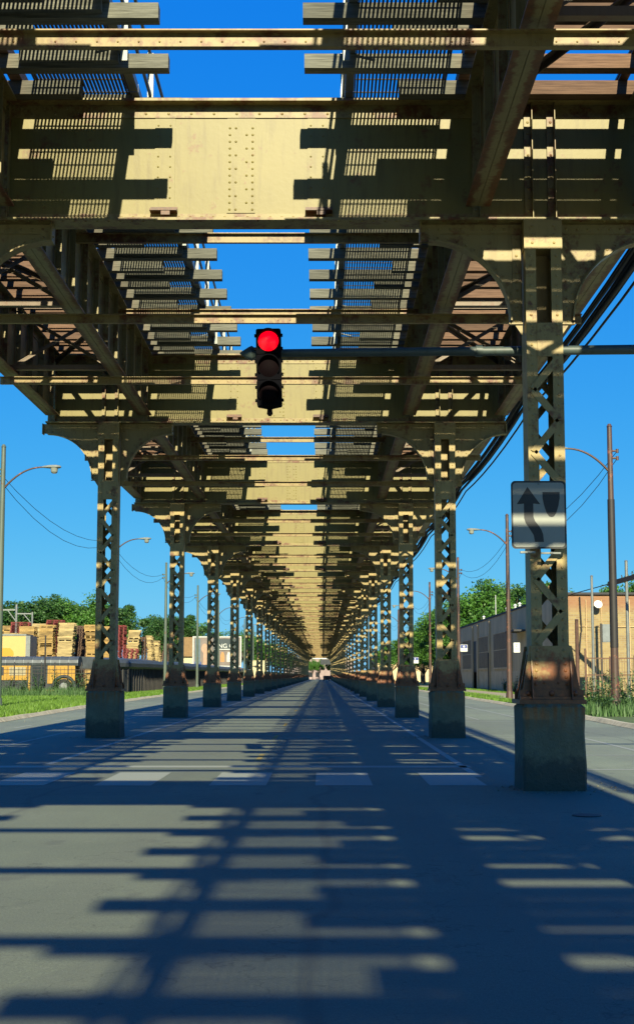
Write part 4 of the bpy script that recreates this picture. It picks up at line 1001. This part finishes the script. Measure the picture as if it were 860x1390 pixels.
# ------------------------------------------------------------------ vegetation
def tree_meshes(seed, rx, rz, nleaf, leaf, mt, trunk_h):
    rr = random.Random(seed)
    tr = MB(); tr.tube([(0, 0, 0), (.1, .05, trunk_h * .5), (.0, .1, trunk_h)], .35, 8, .24)
    cl = []
    for k in range(44):
        a = rr.uniform(0, 2 * math.pi); e = rr.uniform(-.5, 1); r = rr.uniform(.35, .98)
        c = Vector((rx * r * math.cos(a) * math.cos(e), rx * r * math.sin(a) * math.cos(e), trunk_h + rz * .75 + rz * r * math.sin(e) * .9))
        cl.append((c, rr.uniform(.13, .34) * rx))
    for (c, _) in cl[::3]:
        tr.tube([(0, .1, trunk_h * .9), tuple(Vector((0, 0, trunk_h)).lerp(c, .5) + Vector((0, 0, .4))), tuple(c)], .14, 5, .03)
    vs = []; fs = []
    for _ in range(nleaf):
        c, r = cl[rr.randrange(len(cl))]
        d = Vector((rr.gauss(0, 1), rr.gauss(0, 1), rr.gauss(0, 1))).normalized() * (r * rr.uniform(.2, 1.0) ** .5 * rr.uniform(.8, 1.3))
        p = c + Vector((d.x, d.y, d.z * .75))
        a = Vector((rr.gauss(0, 1), rr.gauss(0, 1), rr.gauss(0, .6))).normalized(); b_ = a.orthogonal().normalized(); b_ = (b_ * math.cos(rr.random() * 6) + a.cross(b_) * math.sin(rr.random() * 6)).normalized()
        l = leaf * rr.uniform(.6, 1.4); o = len(vs)
        vs += [p - a * l * .5, p + b_ * l * .3, p + a * l * .5, p - b_ * l * .3]; fs.append((o, o + 1, o + 2, o + 3))
    return tr.mesh('trunk', M_bark), MB().add(vs, fs).mesh('crown', mt)
TM = [tree_meshes(1, 5.2, 5.0, 20000, .30, M_leafd, 4.0), tree_meshes(2, 5.5, 5.5, 20000, .30, M_leafl, 3.5), tree_meshes(3, 4.6, 6.2, 18000, .30, M_leafd, 4.0), tree_meshes(4, 6.0, 5.0, 20000, .30, M_leafl, 3.0)]
def tree(px, d, ytop, v, lab, grp, w=1.0):
    s = F / d; X = (px - 438) / s; H = (917 - ytop) / s + 1.6; base = (13.2, 13.3, 14.3, 12)[v]; k = H / base
    t = empty('broadleaf_tree', (X, d, 0), lab, 'tree', grp); t.scale = (k * w, k * w, k); t.rotation_euler = (0, 0, random.uniform(0, 6))
    ob('trunk', TM[v][0], t); ob('crown', TM[v][1], t)
G1 = 'trees beyond the left yard'; G2 = 'trees behind the grey warehouse'; G3 = 'trees at the street end'
L = 'dark leafy tree behind the pallet yard, %s from the left'
for i, (px, ytop, d, v) in enumerate(((-8, 826, 185, 0), (22, 812, 182, 2), (50, 796, 178, 0), (70, 822, 184, 1), (96, 802, 186, 2), (122, 796, 180, 1), (148, 806, 184, 0))): tree(px, d, ytop, v, L % nth(i + 1), G1, 1.05)
for i, (px, ytop, d, v) in enumerate(((216, 830, 250, 2), (238, 822, 262, 0), (252, 834, 270, 3), (318, 848, 290, 3), (338, 852, 300, 1), (357, 864, 310, 3), (376, 872, 330, 0), (392, 882, 380, 1))): tree(px, d, ytop, v, 'tree rising behind the billboard and left columns, %s from the left' % nth(i + 1), 'trees behind the billboard')
for i, (px, ytop, d, v) in enumerate(((530, 868, 330, 1), (552, 862, 300, 3), (572, 846, 262, 1), (592, 838, 235, 3), (613, 824, 215, 1), (636, 806, 205, 3), (660, 792, 198, 1), (682, 778, 196, 2), (706, 776, 194, 3), (728, 792, 190, 1), (600, 860, 205, 1), (575, 872, 250, 3), (645, 830, 190, 3))): tree(px, d, ytop, v, 'green tree behind the warehouse, %s from the left in the row' % nth(i + 1) if i < 10 else 'lower green tree filling the gap, number %s in the front row' % ('one', 'two', 'three')[i - 10], G2, 1.1)
for i, (px, d) in enumerate(((424, 556), (433, 560), (450, 556), (459, 562))): tree(px, d, 893, 1, 'small tree closing the far street end, %s from the left' % nth(i + 1), G3, .7)
tree(858, 150, 770, 1, 'green tree showing above the brick wall at the right edge', G2, .8)
# grass, one object per verge
def blades(name, area, n, h, mt, lab, wd=.05):
    vs = []; fs = []; rr = random.Random(5)
    for _ in range(n):
        x, y = area(rr); l = h * rr.uniform(.4, 1.3); a = rr.uniform(0, 6.28); w = wd * rr.uniform(.6, 1.2); lean = rr.uniform(0, .5) * l; b_ = rr.uniform(0, 6.28); o = len(vs)
        vs += [(x - w * math.cos(a), y - w * math.sin(a), .1), (x + w * math.cos(a), y + w * math.sin(a), .1), (x + lean * math.cos(b_), y + lean * math.sin(b_), .1 + l)]; fs.append((o, o + 1, o + 2))
    MB().add(vs, fs).build(name, mt, None, label=lab, cat='grass', kind='stuff')
def lx(y):
    for (x0, y0), (x1, y1) in zip(KL[:-1], KL[1:]):
        if y0 <= y <= y1: return x0 + (x1 - x0) * (y - y0) / (y1 - y0)
    return -12.2
def aL(rr): y = 42 + 190 * rr.random() ** 1.6; return lx(y) - .3 - abs(rr.random()) ** .9 * (3.2 if y > 100 else max(3.2, y * .24 - lx(y) * -1 + .5)), y
def aLf(rr): t = rr.random(); p = FA.lerp(FB_, t); return p.x + rr.uniform(-.5, .5), p.y - .1 - rr.random() ** 2 * 4
def aR(rr): y = 55 + 130 * rr.random() ** 1.4; return (10.2 + rr.random() * (1.1 if 95 < y % 47 + 60 else 2.2) if rr.random() < .6 else 15.3 + rr.random() ** 2 * 1.8), y
def aR2(rr): y = 50 + 14 * rr.random(); return 9.9 + rr.random() * 8, y
blades('grass', aL, 80000, .22, M_grass, 'bright green grass on the left verge')
blades('tall_grass', aLf, 9000, .66, M_weed, 'tall unmown grass along the iron fence', .035)
blades('grass', aR, 20000, .16, M_grass, 'green grass between the right kerb and the warehouse')
blades('tall_grass', aR2, 9000, .45, M_weed, 'rough tall grass at the right kerb corner', .04)
def weed(x, y, h, seed, lab, grp):
    rr = random.Random(seed); t = empty('weed_plant', (x, y, .1), lab, 'plant', grp); st = MB(); vs = []; fs = []
    for k in range(12):
        a = rr.uniform(0, 6.28); l = h * rr.uniform(.6, 1.1); sp = rr.uniform(.1, .6); p1 = Vector((math.cos(a) * sp, math.sin(a) * sp, l))
        st.tube([(0, 0, 0), tuple(p1 * .5 + Vector((0, 0, .08))), tuple(p1)], .018, 4, .006)
        for j in range(26):
            t_ = rr.uniform(.15, 1); p = p1 * t_ + Vector((rr.gauss(0, .05), rr.gauss(0, .05), 0)); b_ = rr.uniform(0, 6.28); L_ = rr.uniform(.10, .24); d = Vector((math.cos(b_), math.sin(b_), rr.uniform(-.2, .6))) * L_; w = Vector((-math.sin(b_), math.cos(b_), 0)) * L_ * .22
            o = len(vs); vs += [p, p + d * .5 + w, p + d, p + d * .5 - w]; fs.append((o, o + 1, o + 2, o + 3))
    st.build('stems', M_weed, t); MB().add(vs, fs).build('leaves', M_weed, t)
for i, (x, y, h) in enumerate(((10.9, 54, 1.3), (11.5, 52.5, 1.5), (12.2, 53.5, 1.2), (12.8, 56, 1.6), (13.6, 55, 1.5), (11.2, 57, 1.3), (12.1, 58.5, 1.7), (14.2, 60, 1.6), (10.6, 51.5, .8), (13, 51.5, 1.2))): weed(x, y, h, i, 'leafy roadside weed by the right lamp pole, %s counting from the kerb corner' % nth(i + 1), 'weeds by the right kerb')
for i, t_ in enumerate((.26, .32, .38, .43, .48, .53, .58, .63, .68, .73, .78, .83, .88, .93, .97)):
    p = FA.lerp(FB_, t_); weed(p.x, p.y - random.uniform(.5, 1.6), random.uniform(1.2, 1.9), 20 + i, 'leafy weed before the iron fence, %s from its left end' % nth(i + 1), 'weeds along the left fence')
for i, (x, y, h) in enumerate(((16.3, 108, 1.6), (16.2, 116, 1.3), (16.4, 124, 1.2), (16.0, 99, 1.7), (17.2, 88, 1.8), (18.6, 87.5, 1.6))): weed(x, y, h, 40 + i, 'leafy weed at the foot of the warehouse wall, %s in the row' % nth(i + 1), 'weeds at the warehouse')
